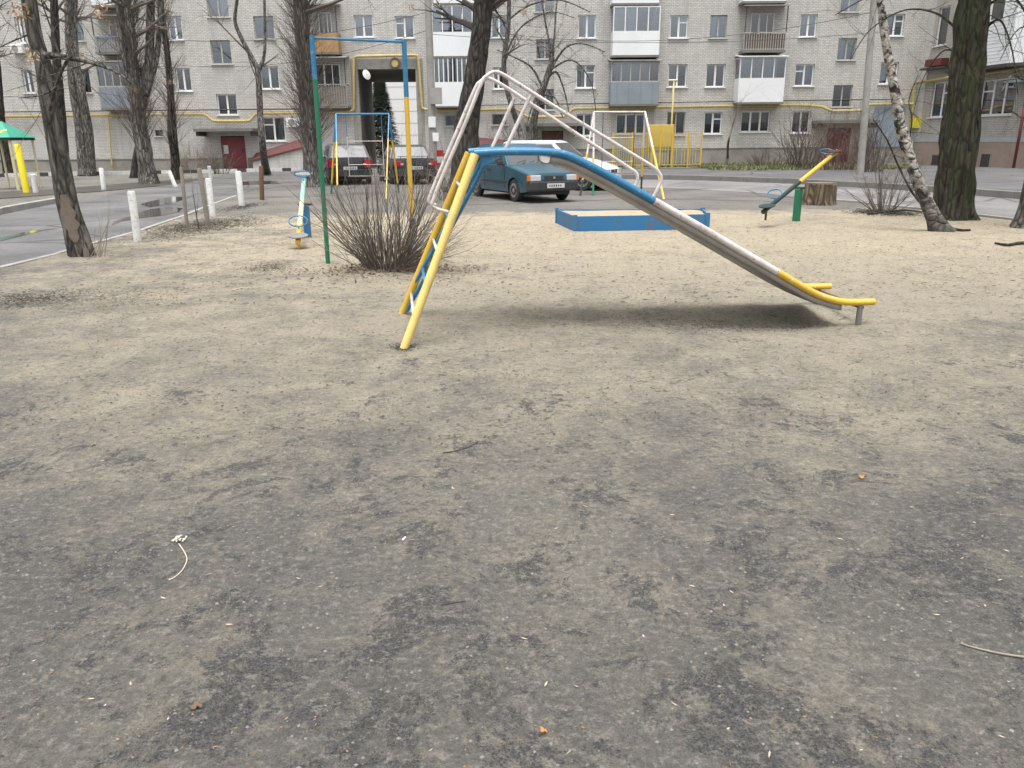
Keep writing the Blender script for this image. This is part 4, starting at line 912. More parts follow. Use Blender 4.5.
# ------------------------------------------------------------------ pull-up frame
def pullup():
    a = G(328, 263); b = Vector((PY(410, 240, 11.75).x, 11.75, 0)); ta = PY(312, 38, a.y); tb = PY(404, 42, 11.75); b.x = tb.x + .0
    T = Loc('pull_up_bar', (a.x, a.y, 0), 'tall pull-up frame with one blue and green post and one blue and yellow post', 'pull-up bar')
    def post(p0, p1, cuts, r):
        for (u, v, mt) in cuts:
            m = MB(); m.tube([p0.lerp(p1, u), p0.lerp(p1, v)], r, 14); T.part(m, 'post', mt, smooth='auto')
    zc = lambda px, py, Y: PY(px, py, Y).z/PY(312, 38, a.y).z
    a.z = -.05; b.z = -.05
    k1 = PY(315, 81, ta.y).z/ta.z; post(a, ta+Vector((0,0,.03)), ((0, k1, GREEN), (k1, 1, BLUE)), .031)
    k2 = PY(405, 98, 11.75).z/tb.z; k3 = PY(408, 214, 11.75).z/tb.z
    post(b, tb+Vector((0,0,.03)), ((0, k3, worn('peeling blue white paint', (.35,.42,.5), .6, .3, chip=(.05,.15,.35))), (k3, k2, YEL), (k2, 1, BLUE)), .034)
    m = MB(); m.tube([ta, tb], .017, 12); T.part(m, 'bar', BLUE, smooth='auto')
pullup()

# ------------------------------------------------------------------ swing frames
def swing(label, tl, tr, legs, Yt, cols, hang, group=None):
    A, B = PY(tl[0], tl[1], Yt[0]), PY(tr[0], tr[1], Yt[1]); T = Loc('swing', ((A.x+B.x)/2, (A.y+B.y)/2, 0), label, 'swing', group)
    m = MB(); m.tube([A, B], .03, 10); T.part(m, 'top_bar', cols[0], smooth='auto')
    for (top, px, py, cc, rr) in legs:
        p0 = (A, B)[top]; p1 = G(px, py); p1.z = -.03; prev = 0
        for f, mt in cc:
            m = MB(); m.tube([p0.lerp(p1, prev), p0.lerp(p1, f)], rr, 10); T.part(m, 'leg', mt, smooth='auto'); prev = f
    for (u, zs, mt1, zm, mt2) in hang:
        q = A.lerp(B, u); m = MB(); m.tube([q, Vector((q.x, q.y, zm))], .012, 6); T.part(m, 'hanger', mt1)
        m = MB(); m.tube([Vector((q.x, q.y, zm)), Vector((q.x, q.y, zs))], .012, 6); T.part(m, 'hanger', mt2)
    u0_, u1_ = hang[0][0], hang[-1][0]; a, b = A.lerp(B, u0_), A.lerp(B, u1_); zs = hang[0][1]
    m = MB(); c = (a+b)/2; m.box((c.x, c.y, zs), ((b-a).length+.04, .26, .03)); T.part(m, 'seat', WOODG)
    m = MB()
    for z_ in (zs+.35, zs+1.05): m.tube([Vector((a.x, a.y, z_)), Vector((b.x, b.y, z_))], .012, 6)
    T.part(m, 'guard_bar', RAILW)
    return T
swing('blue and yellow swing frame with green feet in front of the dark cars', (336,114), (389,114),
      ((0,331,194,((.34,BLUE),(.86,YEL),(1,GREEN)),.030), (0,337.5,199,((.34,BLUE),(.84,YEL),(1,IRON)),.026), (1,399,193,((.32,BLUE),(.86,YEL),(1,GREEN)),.030), (1,386,199,((.3,BLUE),(1,YEL)),.02)), (25.6, 25.6), (BLUE,),
      ((.18, .55, BLUE, 1.75, RAILW), (.85, .55, BLUE, 1.75, RAILW)), 'playground swings')
swing('white and yellow swing frame near the white car', (594,112), (645,112),
      ((0,593,196,((.55,RAILW),(.82,YEL),(1,GREEN)),.032), (0,580,196,((.5,RAILW),(.8,YEL),(1,DKGREEN)),.03), (1,664,199,((.42,RAILW),(.9,YEL),(1,YEL)),.034), (1,641,193,((.42,RAILW),(.78,YEL),(1,IRON)),.03)), (25, 25), (RAILW,),
      ((.18, .60, IRON, 1.2, IRON), (.80, .60, IRON, 1.2, IRON)), 'playground swings')

# ------------------------------------------------------------------ seesaws
def ring(T, c, dirv, r, mat, r_t=.012):
    # an upright hoop handle standing across the beam
    side_ = dirv.cross(Vector((0,0,1))).normalized(); m = MB(); pts = []
    for i in range(17):
        an = -math.pi*.15+math.pi*1.3*i/16; pts.append(c+side_*math.cos(an)*r+Vector((0,0,1))*(.10+math.sin(an)*r*.9))
    m.tube(pts, r_t, 8); T.part(m, 'handle', mat, smooth=True)
BSEAT = worn('brown seat paint', (.085,.026,.015), .95, .3, bumpk=0); BSEAT.node_tree.nodes['Principled BSDF'].inputs['Specular IOR Level'].default_value = .1
def seesaw(label, P0, P1, piv, pivtop, cols, seats, post, flatring=False):
    T = Loc('seesaw', (piv.x, piv.y, 0), label, 'seesaw', 'playground seesaws')
    n = len(cols); prev = 0; d = (P1-P0).normalized()
    for f, mt in cols:
        m = MB(); m.tube([P0.lerp(P1, prev), P0.lerp(P1, f)], .042, 12); T.part(m, 'beam', mt, smooth='auto'); prev = f
    m = MB(); m.box((piv.x, piv.y, pivtop/2-.05), (.12, .12, pivtop+.1), math.atan2(d.y, d.x)); T.part(m, 'pivot_post', post, bevel=.01)
    m = MB(); side_ = d.cross(Vector((0,0,1))).normalized(); m.tube([Vector((piv.x,piv.y,pivtop+.02))-side_*.12, Vector((piv.x,piv.y,pivtop+.02))+side_*.12], .025, 10); T.part(m, 'axle', IRON)
    for (P, mt, s) in ((P0, seats[0], 1), (P1, seats[1], -1)):
        c = P+d*s*.14; m = MB(); nn = side_.cross(d).normalized(); nn = nn if nn.z > 0 else -nn; nn = (nn+Vector((0,0,1.2))).normalized()
        m.disc(c+nn*.055, nn, .17, .03, 24, [(-.016,.12),(-.012,.15),(.004,.155),(.010,.14)]); T.part(m, 'seat', mt, smooth='auto')
        cc = P+d*s*.42; side2 = side_; m = MB(); pts = []
        for i in range(25):
            an = 2*math.pi*i/24; pts.append(cc+nn*(.16)+side2*math.cos(an)*.145+(nn*.75+d*.66*s).normalized()*math.sin(an)*.09)
        m.tube(pts, .011, 8, cap=False); m.tube([cc, cc+nn*.08], .014, 8); T.part(m, 'handle', seats[2], smooth=True)
        m = MB(); q = P+d*s*.12; m.tube([q, q-Vector((0,0,min(.2, q.z)))], .022, 8); T.part(m, 'bumper_foot', seats[3])
    return T
seesaw('seesaw on a green post with yellow raised end and dark green low end', PY(763,212,14.9), PY(837,151.5,16.7), G(796,221), PY(796,190,15.75).z, ((.47,DKGREEN),(1,YEL)), (DKGREEN, BSEAT, BLUE, IRON), GREEN)
seesaw('turquoise and yellow seesaw seen end on with grey round seats, by the green post', PY(298,243,12.3), PY(304.5,174,14.9), Vector((PY(307,225,13.9).x,13.9,0)), .55, ((.22,YEL),(.55,CREAM),(1,TEAL)), (worn('grey seat board', (.2,.19,.18), .8), worn('grey seat board two', (.22,.21,.20), .8), BLUE, YEL), BLUEB)

# ------------------------------------------------------------------ sandbox
def sandbox():
    a = G(575, 231.5); b = G(707, 229); ad = G(557, 222.5); e1 = b-a; e2 = ad-a
    n1 = e1.normalized(); e2 = (e2 - n1*e2.dot(n1)); e2 = e2.normalized()*1.45; e2 = e2 + n1*(-.05)
    c, d = b+e2, ad.copy(); d = a+e2*1.0; c = G(702, 222.5); d = G(557, 223); h = .27
    T = Loc('sandbox', ((a+c)/2).to_tuple(), 'low blue board sandbox filled with sand', 'sandbox')
    T.loc.z = 0; T.o.location.z = 0
    for p, q in ((a,b),(b,c),(c,d),(d,a)):
        m = MB(); n_ = 1; m.beam(p+Vector((0,0,h/2-.03)), q+Vector((0,0,h/2-.03)), .035, h+.06); T.part(m, 'side_board', BLUEB, bevel=.004)
    for p in (a,b,c,d):
        m = MB(); m.box(p+Vector((0,0,h/2)), (.07,.07,h+.05)); T.part(m, 'corner_post', BLUEB)
    # sand heap inside, touching the boards
    m = MB(); K = 26; vs = []
    for i in range(K+1):
        for j in range(K+1):
            u, v = i/K, j/K; p = a.lerp(b, .012+u*.976).lerp(d.lerp(c, .012+u*.976), .012+v*.976)
            z_ = h-.035+.05*math.sin(math.pi*u)*math.sin(math.pi*v)+.03*noise.noise(Vector((u*6, v*6, 0))); vs.append((p.x, p.y, z_))
    m.add(vs, [(i*(K+1)+j, (i+1)*(K+1)+j, (i+1)*(K+1)+j+1, i*(K+1)+j+1) for i in range(K) for j in range(K)])
    m.v = [v-T.loc for v in m.v]
    m.build('sand_fill', worn('clean sand', (.37,.30,.195), .95, .5, (.22,.175,.12), 9, bumpk=.6), T.o, smooth=True)
sandbox()

# ------------------------------------------------------------------ posts: bollards and stakes
def bollard(label, bx, by, tx, ty, w_, mat=WHITEW, name='bollard', group='white bollards along the path', rust=False):
    p = G(bx, by); t = PY(tx, ty, p.y); r_ = wpx(w_, p)/2; p.z = -.05; T = MB()
    T.tube([p, p.lerp(t, .97), t], [r_, r_*.98, r_*.8], 12); T.v = [v-Vector((p.x,p.y,0)) for v in T.v]
    o = T.build(name, mat, smooth='auto'); o.location = (p.x, p.y, 0); tag(o, label, 'bollard' if name == 'bollard' else 'post', group if name == 'bollard' else None)
bollard('nearest and tallest white bollard at the path edge, right of the leaning tree', 138, 242, 131, 191, 7.5)
bollard('white bollard right of the two wooden stakes', 213, 216, 208, 178, 6)
bollard('white bollard left of the rusty brown post', 242, 206, 238, 171, 6)
bollard('white bollard beyond the path near the yellow post', 36, 193, 33, 174, 5)
bollard('thin white bollard beyond the path left of the thick poplar', 104, 190, 101, 168, 4.5)
bollard('white bollard tilting left at the poplar foot', 176, 187, 169, 171, 4)
bollard('farthest small white bollard before the red door', 211, 180, 209, 166, 3.6)
bollard('rusty brown iron post on the dirt right of the white bollards', 262, 200, 261, 166, 4.6, RUST, 'iron_post')
bollard('left grey wooden stake beside the young sapling', 187, 226, 181, 167, 3.6, WOODG, 'wooden_stake')
bollard('thicker dark wooden stake leaning left, right of the sapling', 208, 223, 199, 168, 4.6, WOODG, 'wooden_stake')
bollard('bright yellow leaning board post under the green canopy', 27, 193, 17, 144, 6.5, YELB, 'yellow_post')
p = G(199, 229); T = Loc('sapling', p, 'thin dark young tree between the two wooden stakes', 'tree')
m = MB(); twigs(m, p, Vector((-.08,0,1)), .72, .014, 2, 3, .08, spread=.35); T.part(m, 'stem', TWIGD)

# concrete poles
def cpole(label, bx, by, tx, ty, w0, w1, Y=None):
    p = G(bx, by) if Y is None else Vector((PY(bx, by, Y).x, Y, 0)); t = PY(tx, ty, p.y); d = (t-p)/max(t.z, .1); top = p+d*9.5
    T = Loc('utility_pole', (p.x, p.y, 0), label, 'utility pole'); m = MB(); m.tube([p-Vector((0,0,.1)), t, top], [wpx(w0, p)/2, wpx(w1, t)/2, wpx(w1, t)/2.4], 14); T.part(m, 'shaft', CONC, smooth='auto')
    for z_ in (8.6, 9.1):
        m = MB(); q = p+d*z_; m.box(q, (1.5, .08, .08)); cr = T.part(m, 'crossarm', IRON)
        for x_ in (-.6, -.2, .2, .6):
            m = MB(); m.tube([q+Vector((x_,0,.04)), q+Vector((x_,0,.2))], .04, 8); T.part(m, 'insulator', WHITEP, cr)
    return T, p, d
PL, pp, pd = cpole('grey concrete pole right of the archway with a metal box', 434, 174, 428, 0, 8.5, 7)
m = MB(); q = PY(431, 96, pp.y-.25); m.box((q.x+.25, pp.y-.28, q.z), (.55,.22,.75)); PL.part(m, 'junction_box', CORR)
m = MB(); q = PY(430, 122, pp.y-.25); m.box((q.x+.1, pp.y-.22, q.z), (.35,.05,.5)); m.box((q.x+.25, pp.y-.22, q.z-.7), (.3,.05,.4)); PL.part(m, 'paper_notice', WHITEP)
PR, qp, qd = cpole('pale concrete pole right of the red entrance bushes', 860, 177, 874, 0, 7, 6.5)
# wires
def wire(label, a, b, sag, r=.012):
    P = [a.lerp(b, i/24)-Vector((0,0,sag*4*(i/24)*(1-i/24))) for i in range(25)]; T = MB(); T.tube(P, r, 4)
    c = (a+b)/2; T.v = [v-c for v in T.v]; o = T.build('overhead_cable', IRON); o.location = c; tag(o, label, 'cable', 'overhead cables')
wire('upper sagging cable running left from the archway pole across the facade', PY(428,12,pp.y), PY(150,38,48), .6)
wire('lower sagging cable running left from the archway pole across the facade', PY(428,30,pp.y), PY(150,62,48), .8)
wire('long cable running right from the archway pole to the right concrete pole', PY(429,20,pp.y), PY(873,12,qp.y), 1.0)
wire('cable reaching from the archway pole past the upper white balconies', PY(429,34,pp.y), PY(900,30,46), .5)

# ------------------------------------------------------------------ yellow gas cabinet and fence
YCAB = worn('cabinet yellow', (.62,.45,.09), .5, .4, (.35,.25,.1), 3)
def gasfence():
    y0 = 44.5; xa, xb = PY(613,150,y0).x, PY(702,150,y0).x; z0 = .13; zt = PY(657,133,y0).z
    T = Loc('metal_fence', ((xa+xb)/2, y0, 0), 'yellow bar fence enclosing the gas cabinet in front of the flats', 'fence')
    n = 34; hh = zt-z0
    xq = PY(655,150,y0).x
    for i, (u, v) in enumerate(((xa, PY(645,150,y0).x), (PY(645,150,y0).x, xb))):
        m = MB(); m.bb(u, v-.01, y0, y0+.04, zt-.04, zt); m.bb(u, v-.01, y0, y0+.04, z0+.1, z0+.15); m.bb(u, v-.01, y0, y0+.04, z0+hh*.5, z0+hh*.5+.035); T.part(m, 'rail', YPIPE)
    m = MB(); x = xa+.1
    while x < xb-.05:
        if rnd.random() < .9: m.bb(x, x+.03, y0+.006, y0+.03, z0+.15, zt-.04)
        x += .15 if x > xq else .12
    T.part(m, 'bars', YPIPE)
    for px_ in (613, 632, 652, 660, 672, 688, 701):
        x = PY(px_,150,y0).x; m = MB(); m.bb(x-.04, x+.04, y0-.05, y0-.003, 0, zt+.05); T.part(m, 'post', YEL)
    m = MB(); m.bb(xa, xa+.04, y0+.05, y0+2.2, z0+.1, z0+.15); m.bb(xa, xa+.04, y0+.05, y0+2.2, zt-.04, zt); m.bb(xb-.04, xb, y0+.05, y0+2.2, z0+.1, z0+.15); m.bb(xb-.04, xb, y0+.05, y0+2.2, zt-.04, zt); T.part(m, 'side_rail', YPIPE)
    yc = y0+.6; x0, x1 = PY(648,136,yc).x, PY(674,136,yc).x; zc0, zc1 = PY(660,148,yc).z, PY(660,124.5,yc).z
    C_ = Loc('gas_cabinet', ((x0+x1)/2, yc, 0), 'yellow metal gas cabinet raised on legs behind the yellow fence', 'gas cabinet')
    m = MB(); m.bb(x0, x1, yc, yc+.7, zc0, zc1); o = C_.part(m, 'body', YCAB, bevel=.01)
    m = MB(); m.bb(x0+.05, (x0+x1)/2-.02, yc-.02, yc-.003, zc0+.06, zc1-.06); C_.part(m, 'door', YCAB); m = MB(); m.bb((x0+x1)/2+.02, x1-.05, yc-.02, yc-.003, zc0+.06, zc1-.06); C_.part(m, 'door', YCAB)
    for x in (x0+.05, x1-.1):
        m = MB(); m.bb(x, x+.05, yc+.02, yc+.07, .1, zc0-.002); C_.part(m, 'leg', YPIPE)
    m = MB(); 
    for k in range(9): x = x0+.1+(x1-x0-.2)*k/8; m.box((x, yc+.1, zc0-.15+.05*math.sin(k*2)), (.09,.09,.14))
    C_.part(m, 'valves', RUST)
    m = MB(); x = PY(674,100,yc).x; m.tube([Vector((x, yc+.3, 0.1)), Vector((x, yc+.3, PY(674,80,yc).z))], .05, 8); C_.part(m, 'vent_pipe', YPIPE, smooth=True); m = MB(); z_ = PY(674,80,yc).z; m.tube([Vector((x-.3, yc+.3, z_)), Vector((x+.2, yc+.3, z_))], .06, 8); C_.part(m, 'vent_cap', CREAM)
gasfence()

# ------------------------------------------------------------------ green canopy at the left edge
def canopy():
    Y = 29.0; ap = PY(1, 121, Y+1.2); e = PY(31, 137.5, Y+1.7); c = Vector((ap.x, Y+1.2, 0)); r_ = e.x-ap.x; zt, ze = ap.z, e.z
    T = Loc('play_canopy', (c.x, c.y, 0), 'green pyramid roof on thin pale posts at the left edge with a painted yellow emblem', 'canopy')
    m = MB(); cs = [Vector((c.x+sx*r_, c.y+sy*.8, ze)) for sx, sy in ((-1,-1),(1,-1),(1,1),(-1,1))]; m.add(cs+[Vector((c.x,c.y,zt))], [(0,1,4),(1,2,4),(2,3,4),(3,0,4),(3,2,1,0)])
    rf = T.part(m, 'roof', ROOFGR)
    m = MB(); m.bb(c.x-r_+.02, c.x+r_-.02, c.y-.78, c.y+.78, ze-.10, ze-.004); T.part(m, 'roof_board', DKGREEN, rf)
    for px_ in (4, 37):
        x = PY(px_,160,Y-.0).x; m = MB(); m.tube([Vector((x if px_ == 4 else e.x-.08, c.y-.7, 0)), Vector((x if px_ == 4 else e.x-.08, c.y-.7, ze-.1))], .04, 8); T.part(m, 'post', CREAM)
        m = MB(); m.tube([Vector((c.x-r_+.1 if px_ == 4 else e.x-.08, c.y+.7, 0)), Vector((c.x-r_+.1 if px_ == 4 else e.x-.08, c.y+.7, ze-.1))], .04, 8); T.part(m, 'post', CREAM)
    # emblem: a winged shape painted on the front slope
    nrm = (cs[1]-cs[0]).cross(Vector((c.x,c.y,zt))-cs[0]).normalized(); o = PY(9, 131.5, Y+.35); o = cs[0].lerp(cs[1], .63).lerp(Vector((c.x,c.y,zt)), .36)+nrm*.006
    ux = Vector((1,0,0)); uy = (Vector((c.x,c.y,zt))-(cs[0]+cs[1])/2).normalized(); m = MB()
    for s in (-1, 1):
        for (x1, y1, x2, y2, x3, y3) in ((0,0,.28,.14,.34,.02), (0,0,.22,-.02,.12,-.12)):
            pts = [o+ux*s*x1+uy*y1, o+ux*s*x2+uy*y2, o+ux*s*x3+uy*y3]; m.add(pts, [(0,1,2)])
    T.part(m, 'emblem', YEL, rf)
canopy()

# ------------------------------------------------------------------ cars
def car(name, label, loc, ang, paint, kind='hatch', L=4.0, W=1.62, H=1.40, wb=2.46, wr=.285, front_ov=.78, belt=.88, hood=.86, bumper=BLACKP):
    """local frame: +x forward, origin on the ground under the middle of the wheelbase"""
    T = empty(name, loc, label, 'car', 'parked cars', rz=ang)
    xf, xr = wb/2, -wb/2; x1 = xf+front_ov; x0 = x1-L; ra = wr+.065
    def arc(cx): return [(cx+ra*math.cos(a), wr+ra*math.sin(a)) for a in [math.pi*(i/8) for i in range(9)]][::-1]
    zb = .24
    if kind == 'hatch': prof_top = [(x1,.50),(x1-.02,.66),(x1-.06,.71),(xf-.05,hood-.02),(xf-.48,hood+.05),(x0+.30,belt+.04),(x0+.05,belt),(x0,.60)]
    else: prof_top = [(x1,.50),(x1-.03,.66),(x1-.12,.74),(xf-.05,hood),(xf-.45,hood+.06),(x0+.85,belt+.06),(x0+.06,belt+.05),(x0+.0,.66)]
    poly = [(x0+.05, zb+.06)] + [(xr-ra, zb)] + arc(xr) + [(xr+ra, zb)] + [(xf-ra, zb)] + arc(xf) + [(xf+ra, zb), (x1-.05, zb+.04)] + prof_top
    def hw(x, z):
        w_ = W/2*(1-.05*max(0, (z-.55))/.4 - .04*max(0, (.42-z))/.2); 
        e = max(0, abs(x-(x0+x1)/2)-(L/2-.5))/.5; return w_*(1-.10*e*e)
    m = MB(); n = len(poly); slices = (-1, -.93, -.5, 0, .5, .93, 1); cx_, cz_ = (x0+x1)/2, .6
    for s in slices:
        for (x, z) in poly:
            k = .0 if abs(s) < .95 else 1
            zz = z-(.025 if (k and z > .6) else 0); xx = x-(.02*(1 if x > 0 else -1) if (k and (x > x1-.2 or x < x0+.2)) else 0)
            crown = .02*(1-s*s) if z > .7 else 0
            bow = .03*(1-s*s)*(1 if x > x1-.1 else -1 if x < x0+.1 else 0)
            m.v.append(Vector((xx+bow, s*hw(x, z), zz+crown)))
    for i in range(len(slices)-1):
        for j in range(n):
            a = i*n+j; b = i*n+(j+1) % n; m.f.append((a, a+n, b+n, b))
    m.f.append(tuple(range(n))); m.f.append(tuple(reversed(range((len(slices)-1)*n, len(slices)*n))))
    m.build('body', paint, T, smooth='auto')
    # greenhouse
    g0, g1 = (x0+.12, xf-.42) if kind == 'hatch' else (x0+.72, xf-.45); r_0, r_1 = (x0+.62, xf-1.12) if kind == 'hatch' else (x0+1.30, xf-1.18)
    if kind == 'mpv': g0, r_0 = x0+.1, x0+.45
    zg = belt-.01; bw, tw_ = W/2*.93, W/2*.73
    def gh(u, zf):  # u in {0 rear ... 1 front}
        x = (g0+(g1-g0)*u)*(1-zf)+(r_0+(r_1-r_0)*u)*zf; return x
    m = MB(); K = 8; Z = [0, .5, .9, 1.0]; 
    rows = []
    for zf in (0, .5, .90, 1.0):
        zt = zg+(H-zg)*zf; hwid = bw*(1-zf)+tw_*zf; ins = 0 if zf < .95 else .10
        rows.append([Vector((gh(0, zf)+ins, -hwid+ins*.7, zt)), Vector((gh(1, zf)-ins, -hwid+ins*.7, zt)), Vector((gh(1, zf)-ins, hwid-ins*.7, zt)), Vector((gh(0, zf)+ins, hwid-ins*.7, zt))])
    for r in rows: m.v += r
    for i in range(3):
        for j in range(4): a = i*4+j; b = i*4+(j+1) % 4; m.f.append((a, b, b+4, a+4))
    m.f.append((12,13,14,15)); m.build('cabin', paint, T, smooth='auto', bevel=.02)
    # glazing, 6 mm outside the cabin faces
    def pane(a, b, c, d, u0_, u1_, v0, v1, nm, nrm, par=T):
        P = lambda u, v: (a.lerp(b, u)).lerp(d.lerp(c, u), v)
        q = [P(u0_, v0), P(u1_, v0), P(u1_, v1), P(u0_, v1)]; n_ = (q[1]-q[0]).cross(q[3]-q[0]).normalized()
        if n_.dot(nrm) < 0: n_ = -n_
        mm = MB(); mm.add([p+n_*.007 for p in q]+[p-n_*.01 for p in q], [(0,1,2,3),(7,6,5,4),(0,4,5,1),(1,5,6,2),(2,6,7,3),(3,7,4,0)]); return mm.build(nm, CARGL, par)
    lo, hi = rows[0], rows[2]
    pane(lo[1], lo[2], hi[2], hi[1], .05, .95, .06, .95, 'windscreen', Vector((1,0,.5)))
    pane(lo[3], lo[0], hi[0], hi[3], .07, .93, .12 if kind != 'hatch' else .18, .93, 'rear_window', Vector((-1,0,.5)))
    for s, (a, b, c, d) in ((-1, (lo[0], lo[1], hi[1], hi[0])), (1, (lo[3], lo[2], hi[2], hi[3]))):
        if kind == 'sedan': cuts = ((.10, .47), (.50, .93))
        elif kind == 'mpv': cuts = ((.07, .28), (.31, .60), (.63, .93))
        else: cuts = ((.10, .46), (.50, .93))
        for u, v in cuts: pane(a, b, c, d, u, v, .12, .88, 'side_window', Vector((0, s, .3)))
        # door seams
        mm = MB()
        xs_ = (gh(cuts[-1][1]+.03, 0), gh((cuts[-1][0]+cuts[-2][1])/2, 0)) + ((gh(cuts[0][0]+.15, 0),) if kind != 'hatch' else ())
        for xx in xs_: mm.bb(xx-.006, xx+.006, s*(hw(xx, .6)+.001)-.006, s*(hw(xx, .6)+.001)+.002, .34, belt-.06)
        mm.build('door_seam', BLACKP, T)
        mm = MB(); mm.bb(xr+ra+.02, xf-ra-.02, s*(hw(0,.45))-.008, s*(hw(0,.45))+.012, .46, .50); mm.build('side_trim', BLACKP, T)
        xx = gh((cuts[-1][0]+cuts[-2][1])/2, 0)+.12; mm = MB(); mm.bb(xx, xx+.14, s*hw(xx,.8)-.01, s*hw(xx,.8)+.022, .755, .785); mm.build('door_handle', BLACKP, T)
        mm = MB(); xx = gh(.93, 0)-.04; mm.box((xx, s*(W/2+.06), belt+.07), (.09, .16, .11)); mm.box((xx, s*(W/2-.03), belt+.03), (.05,.10,.04)); mm.build('wing_mirror', BLACKP, T, bevel=.015)
        for nm, cx in (('wheel', xf), ('wheel', xr)):
            mm = MB(); y_ = s*(W/2-.10); mm.disc((cx, y_, wr), (0,1,0), wr, .17, 28, [(-.085,wr*.62),(-.08,wr*.93),(-.06,wr),(.06,wr),(.08,wr*.93),(.085,wr*.62)]); ty = mm.build('wheel', RUBBER, T, smooth='auto')
            mm = MB(); mm.disc((cx, s*(W/2-.006), wr), (0,s,0), wr*.6, .02, 24, [(-.05,wr*.64),(-.005,wr*.62),(-.02,wr*.50),(-.006,wr*.2),(.004,wr*.12)]); mm.build('hubcap', ALLOY, ty, smooth='auto')
            mm = MB()
            for k in range(8):
                an = 2*math.pi*k/8; mm.box((cx+math.cos(an)*wr*.40, s*(W/2-.008), wr+math.sin(an)*wr*.40), (.035,.014,.055), M=Matrix.Rotation(-an, 3, 'Y')); 
            mm.build('hub_slot', IRON, ty)
            mm = MB(); pts = [(cx+(ra-.01)*math.cos(a), s*(W/2-.14), wr+(ra-.01)*math.sin(a)) for a in [math.pi*i/12 for i in range(13)]]
            mm.add([(p[0], s*(W/2-.30), p[2]) for p in pts]+[(p[0], s*(W/2-.03), p[2]) for p in pts]+[(cx, s*(W/2-.30), wr)], [(i, i+1, 14+i, 13+i) for i in range(12)]+[(i+1, i, 26) for i in range(12)]); mm.build('wheel_arch', BLACKP, T)
    # bumpers
    fz0, fz1 = .30, .52
    mm = MB(); mm.prism([(x1-.10,-W*.485),(x1+.04,-W*.45),(x1+.10,-W*.3),(x1+.12,0),(x1+.10,W*.3),(x1+.04,W*.45),(x1-.10,W*.485)], fz0, fz1); mm.build('bumper', bumper, T, bevel=.02)
    mm = MB(); mm.prism([(x0+.10,W*.485),(x0-.04,W*.45),(x0-.09,W*.3),(x0-.11,0),(x0-.09,-W*.3),(x0-.04,-W*.45),(x0+.10,-W*.485)], fz0+.02, fz1+.04); mm.build('bumper', bumper, T, bevel=.02)
    for s in (-1, 1):
        mm = MB(); mm.box((x1-.005, s*W*.335, .605), (.06, .30, .14)); mm.build('headlight', LAMPG, T, bevel=.015)
        mm = MB(); mm.box((x1-.025, s*W*.452, .60), (.07, .085, .13)); mm.build('indicator', AMBER, T, bevel=.01)
        tz, th = (.74, .17) if kind == 'hatch' else (.80, .18)
        if kind == 'mpv': tz, th = .80, .3
        mm = MB(); mm.box((x0-.01, s*W*.38, tz-.02), (.07, .26, th)); mm.box((x0+.05, s*W*.465, tz-.02), (.13,.03,th)); tl = mm.build('tail_light', REDL, T, bevel=.012)
        mm = MB(); mm.box((x0-.05, s*W*.31, tz-.04), (.012, .10, .06)); mm.build('reversing_lens', LAMPG, tl)
        mm = MB(); mm.tube([(xf-.38, s*.20+.1, hood+.10), (xf-.50, s*.20+.32, hood+.13)], .008, 5); mm.tube([(xf-.36,s*.3-.2,hood+.09),(xf-.55,s*.3+.18,hood+.16)], .009, 5); mm.build('wiper', BLACKP, T)
    mm = MB(); mm.box((x1+.012, 0, .60), (.04, .56, .11)); gr = mm.build('grille', BLACKP, T)
    mm = MB(); mm.disc((x1+.036, 0, .61), (1,0,0), .035, .012, 14); mm.build('badge', ALLOY, gr)
    for x_, z_, s in ((x1+.125, .42, 1), (x0-.045 if kind != 'hatch' else x0-.03, .62, -1)):
        mm = MB(); mm.box((x_, 0, z_), (.012, .52, .112)); pl = mm.build('number_plate', PLATE, T)
        mm = MB()
        for k in range(6): mm.box((x_+s*.0075, -.19+k*.066, z_), (.003, .034, .055 if k not in (0,4,5) else .042))
        mm.build('plate_characters', IRON, pl)
    mm = MB(); mm.bb(x0+.2, x1-.2, -W*.38, W*.38, .18, .30); mm.build('underbody', BLACKP, T)
    if kind == 'sedan':
        mm = MB(); mm.box((x0+.30, 0, belt+.13), (.10, W*.7, .02)); mm.box((x0+.30, W*.30, belt+.09), (.05,.03,.08)); mm.box((x0+.30, -W*.30, belt+.09), (.05,.03,.08)); mm.build('spoiler', paint, T)
    return T
# blue hatchback: near front wheel at (520,201.5), far one at (562,200)
n_ = G(520, 201.7); f_ = G(562, 200); mid = (n_+f_)/2; fwd = Vector((.45, -.893, 0)); fwd.normalize(); ang = math.atan2(fwd.y, fwd.x)
c = n_ - fwd*(2.46/2) + Vector((-fwd.y, fwd.x, 0))*.60
car('parked_car', 'teal blue hatchback facing the playground behind the slide', (c.x, c.y, .006), ang, carpaint('teal blue car paint', (.012,.075,.115), .28, .2), 'hatch', H=1.42).scale = (1.0, 1.0, 1.05)
c = PY(556, 186, 27.6); car('parked_car', 'white car half hidden behind the teal blue hatchback', (c.x, c.y, .006), math.atan2(-.42, .9), carpaint('white car paint', (.62,.64,.65), .3), 'mpv', L=4.1, W=1.72, H=1.58, wb=2.5, wr=.31, belt=.98, hood=.95, bumper=carpaint('white bumper', (.60,.62,.63), .35))
def rearcar(label, px0, px1, py, paint, **k):
    a = G(px0, py); b = G(px1, py); mid = (a+b)/2; fwd = Vector((-.30, .954, 0)).normalized(); wb = k.get('wb', 2.5)
    c = mid + fwd*(wb/2); car('parked_car', label, (c.x, c.y, .006), math.atan2(fwd.y, fwd.x), paint, **k)
DK = carpaint('black car paint', (.018,.02,.026), .25); DK2 = carpaint('dark graphite car paint', (.016,.018,.023), .25)
